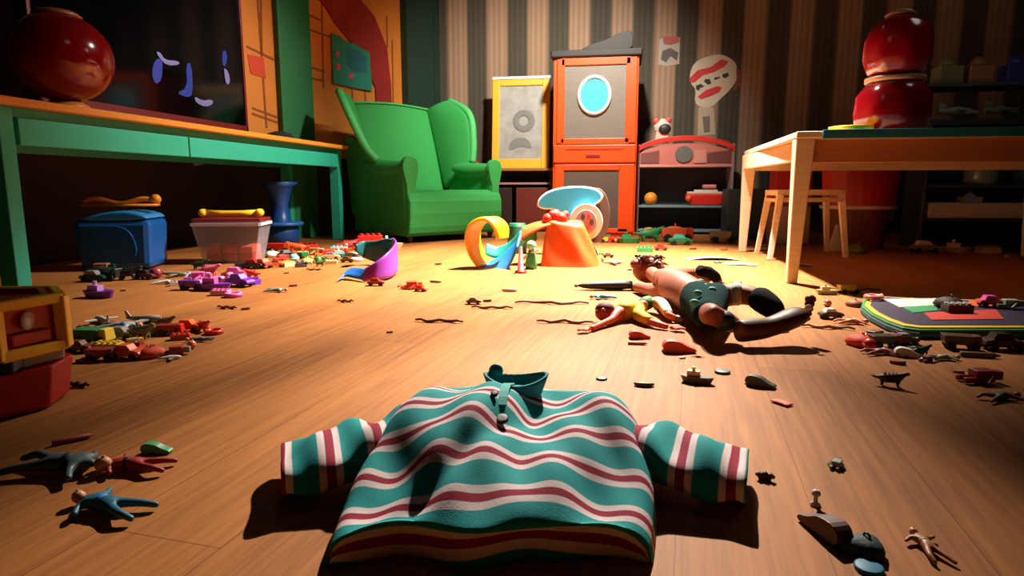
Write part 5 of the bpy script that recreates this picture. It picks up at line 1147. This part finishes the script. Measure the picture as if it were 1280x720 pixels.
T('truck', 903, 303, 28, 0, (150, 150, 110), DGR, 'grey-green truck in front of the right end of the low toy shelf')
T('car', 760, 303, 18, 0, YEL, GRN, 'yellow car in front of the orange cabinet')
T('brick', 772, 303, 20, 5, RED, DRED, 'red brick in front of the orange cabinet')
T('chip', 866, 312, 10, 0, BRO, None, 'brown chip in front of the green toy group')
T('chip', 905, 313, 10, 0, (190, 70, 50), None, 'red chip in front of the grey-green truck')
T('scrap', 890, 324, 60, 5, (214, 200, 150), None, 'pale crumpled paper scrap between the large doll and the stool')
T('scrap', 925, 331, 40, -10, (190, 180, 130), None, 'smaller pale paper scrap beside the crumpled one')
T('twig', 898, 329, 14, 10, (120, 100, 60), None, 'short olive twig beside the pale crumpled paper scrap')
T('scrap', 1000, 332, 26, 0, (226, 200, 150), None, 'cream paper scrap behind the front leg of the play table')
T('scrap', 958, 308, 24, 4, (206, 170, 130), None, 'tan paper scrap under the stool')
T('car', 920, 366, 28, 10, (110, 130, 60), YEL, 'olive toy car hidden behind the large doll knee')
T('twig', 1085, 392-29, 30, 5, (150, 110, 60), None, 'tan twig behind the board game')
T('boat', 510, 300, 1, 0, RED, RED, 'y') if False else None
T('car', 1155, 316, 28, 5, GRY, WHI, 'grey toy car on the floor before the dark storage shelf')
T('boat', 1195, 316, 30, 0, (190, 170, 160), WHI, 'pale toy boat on the floor before the dark storage shelf')
T('brick', 1235, 316, 20, 10, WHI, GRY, 'white brick on the dark floor by the white card stand')
T('chip', 1265, 322, 20, 0, (150, 150, 140), None, 'pale chip on the dark floor at the right edge')
T('bag', 1072, 316, 22, 0, (120, 130, 90), GRY, 'greenish bean bag on the floor by the brown drum')

h = 'in the long row at left'
for (k, x, y, w_, r, c, c2, lb) in (
    ('animal', 206, 409, 24, 20, (120, 90, 60), BRO, 'small brown dinosaur behind the tan robot'), ('brick', 226, 424, 18, 30, (190, 70, 50), RED, 'red brick between bright red cars'),
    ('car', 100, 440, 28, 10, (110, 50, 40), BRO, 'dull maroon car at the far left'), ('bag', 146, 434, 16, 0, (150, 150, 130), GRY, 'grey bean bag beside the khaki car'), ('ball', 240, 436, 10, 0, (200, 120, 60), ORG, 'little orange ball'),
    ('robot', 166, 431, 20, 60, (180, 150, 90), YEL, 'sand yellow robot'), ('plane', 128, 404, 34, 150, (170, 180, 180), WHI, 'white plane at the back left'), ('twig', 110, 412, 30, 5, (70, 60, 50), None, 'thin dark stick')):
    T(k, x, y, w_, r, c, c2, lb+' '+h)
h = 'in the mixed row by the clear bin'
for (k, x, y, w_, r, c, c2, lb) in (
    ('robot', 352, 325, 16, 60, (200, 60, 50), RED, 'small crimson robot'), ('bag', 384, 329, 13, 0, (190, 160, 90), YEL, 'mustard bean bag'), ('ball', 398, 329, 8, 0, (60, 120, 60), GRN, 'little green ball'),
    ('brick', 414, 330, 12, 20, (220, 200, 150), CRM, 'pale cream brick low at the right'), ('car', 434, 328, 14, 10, (90, 60, 50), BRO, 'brown car under the turquoise boat'), ('gear', 366, 318, 12, 0, (220, 120, 60), ORG, 'orange gear'),
    ('ring', 446, 326, 14, 0, (200, 220, 220), TEA, 'pale ring at the right end'), ('shoe', 376, 334, 12, 40, (70, 40, 40), BLK_, 'dark shoe in front'), ('animal', 400, 333, 14, 0, (110, 130, 70), GRN, 'olive dinosaur in front')):
    T(k, x, y, w_, r, c, c2, lb+' '+h)
h = 'in the purple group by the clear bin'
for (k, x, y, w_, r, c, c2, lb) in (
    ('bag', 252, 358, 18, 0, PNK, LIL, 'hot pink bean bag'), ('ball', 288, 352, 11, 0, (240, 150, 200), WHI, 'light pink ball'), ('brick', 276, 369, 18, 10, (226, 150, 190), PNK, 'pale pink brick in front'), ('animal', 316, 348, 20, 180, (214, 60, 60), RED, 'red dinosaur at the right end'), ('gear', 236, 344, 14, 0, (200, 190, 210), LIL, 'pale gear at the back left')):
    T(k, x, y, w_, r, c, c2, lb+' '+h)
h = 'in the pile by the large doll foot'
for (k, x, y, w_, r, c, c2, lb) in (
    ('ball', 1086, 438, 14, 0, (200, 50, 30), RED, 'small red ball'), ('bag', 1118, 426, 20, 0, (60, 54, 46), BLK_, 'dark grey bean bag at the back'), ('gear', 1142, 438, 16, 0, (60, 60, 56), GRY, 'grey gear'), ('robot', 1160, 452, 18, 30, (120, 60, 50), BRO, 'small maroon robot in front'),
    ('chip', 1122, 455, 20, -30, (110, 50, 36), None, 'brown chip in front'), ('peg', 1146, 430, 9, 0, (170, 160, 140), None, 'pale peg')):
    T(k, x, y, w_, r, c, c2, lb+' '+h)
# ================================================================== LIGHT, WORLD, CAMERA
def spot(name, loc, target, power, size, blend, rad, col):
    l = bpy.data.lights.new(name, 'SPOT'); l.energy = power; l.spot_size = math.radians(size); l.spot_blend = blend; l.shadow_soft_size = rad; l.color = col
    o = bpy.data.objects.new(name, l); C.objects.link(o); o.location = loc
    o.rotation_euler = (Vector(target)-Vector(loc)).to_track_quat('-Z', 'Y').to_euler(); return o
LC = (1, .90, .76)
spot('ceiling_spot', (.2, 3.85, 2.5), (-.25, 3.35, 0), 3500, 82, 1.0, .06, LC)
spot('wall_fill_spot', (-.15, 4.0, 2.6), (-.8, 6.2, .75), 700, 84, 1.0, .08, LC)  # added fill to brighten the back wall
spot('desk_fill_spot', (.3, 3.8, 2.5), (-2.4, 3.7, .95), 600, 60, 1.0, .08, LC)  # added fill to brighten the desk front and slanted wall
spot('front_fill_spot', (.0, 3.7, 2.3), (-.15, .98, 0), 1350, 25, 1.0, .04, LC)  # added narrow light on the shirt, imitates a vignette around it
pl = bpy.data.lights.new('right_fill', 'POINT'); pl.energy = 7; pl.shadow_soft_size = .25; pl.color = LC  # added weak fill so the right side is not pitch black
po = bpy.data.objects.new('right_fill', pl); C.objects.link(po); po.location = (1.9, 3.2, 2.2)
pl2 = bpy.data.lights.new('foreground_fill', 'POINT'); pl2.energy = 1.5; pl2.shadow_soft_size = .2; pl2.color = LC  # added faint fill over the foreground toys
po2 = bpy.data.objects.new('foreground_fill', pl2); C.objects.link(po2); po2.location = (-.3, 1.3, 2.3)
w = bpy.data.worlds.new('world'); bpy.context.scene.world = w; w.use_nodes = True
w.node_tree.nodes['Background'].inputs[0].default_value = (.02, .018, .02, 1); w.node_tree.nodes['Background'].inputs[1].default_value = .2
cam = bpy.data.cameras.new('camera'); co = bpy.data.objects.new('camera', cam); C.objects.link(co)
cam.sensor_width = 36; cam.lens = 36*FPX/1280; cam.clip_start = .02
co.location = (0, 0, EYE)
co.rotation_euler = Matrix((RT, UP, -FW)).transposed().to_euler()
sc = bpy.context.scene; sc.camera = co
sc.view_settings.view_transform = 'Standard'; sc.view_settings.look = 'None'; sc.view_settings.exposure = 0; sc.view_settings.gamma = 1
sc.view_settings.use_curve_mapping = False
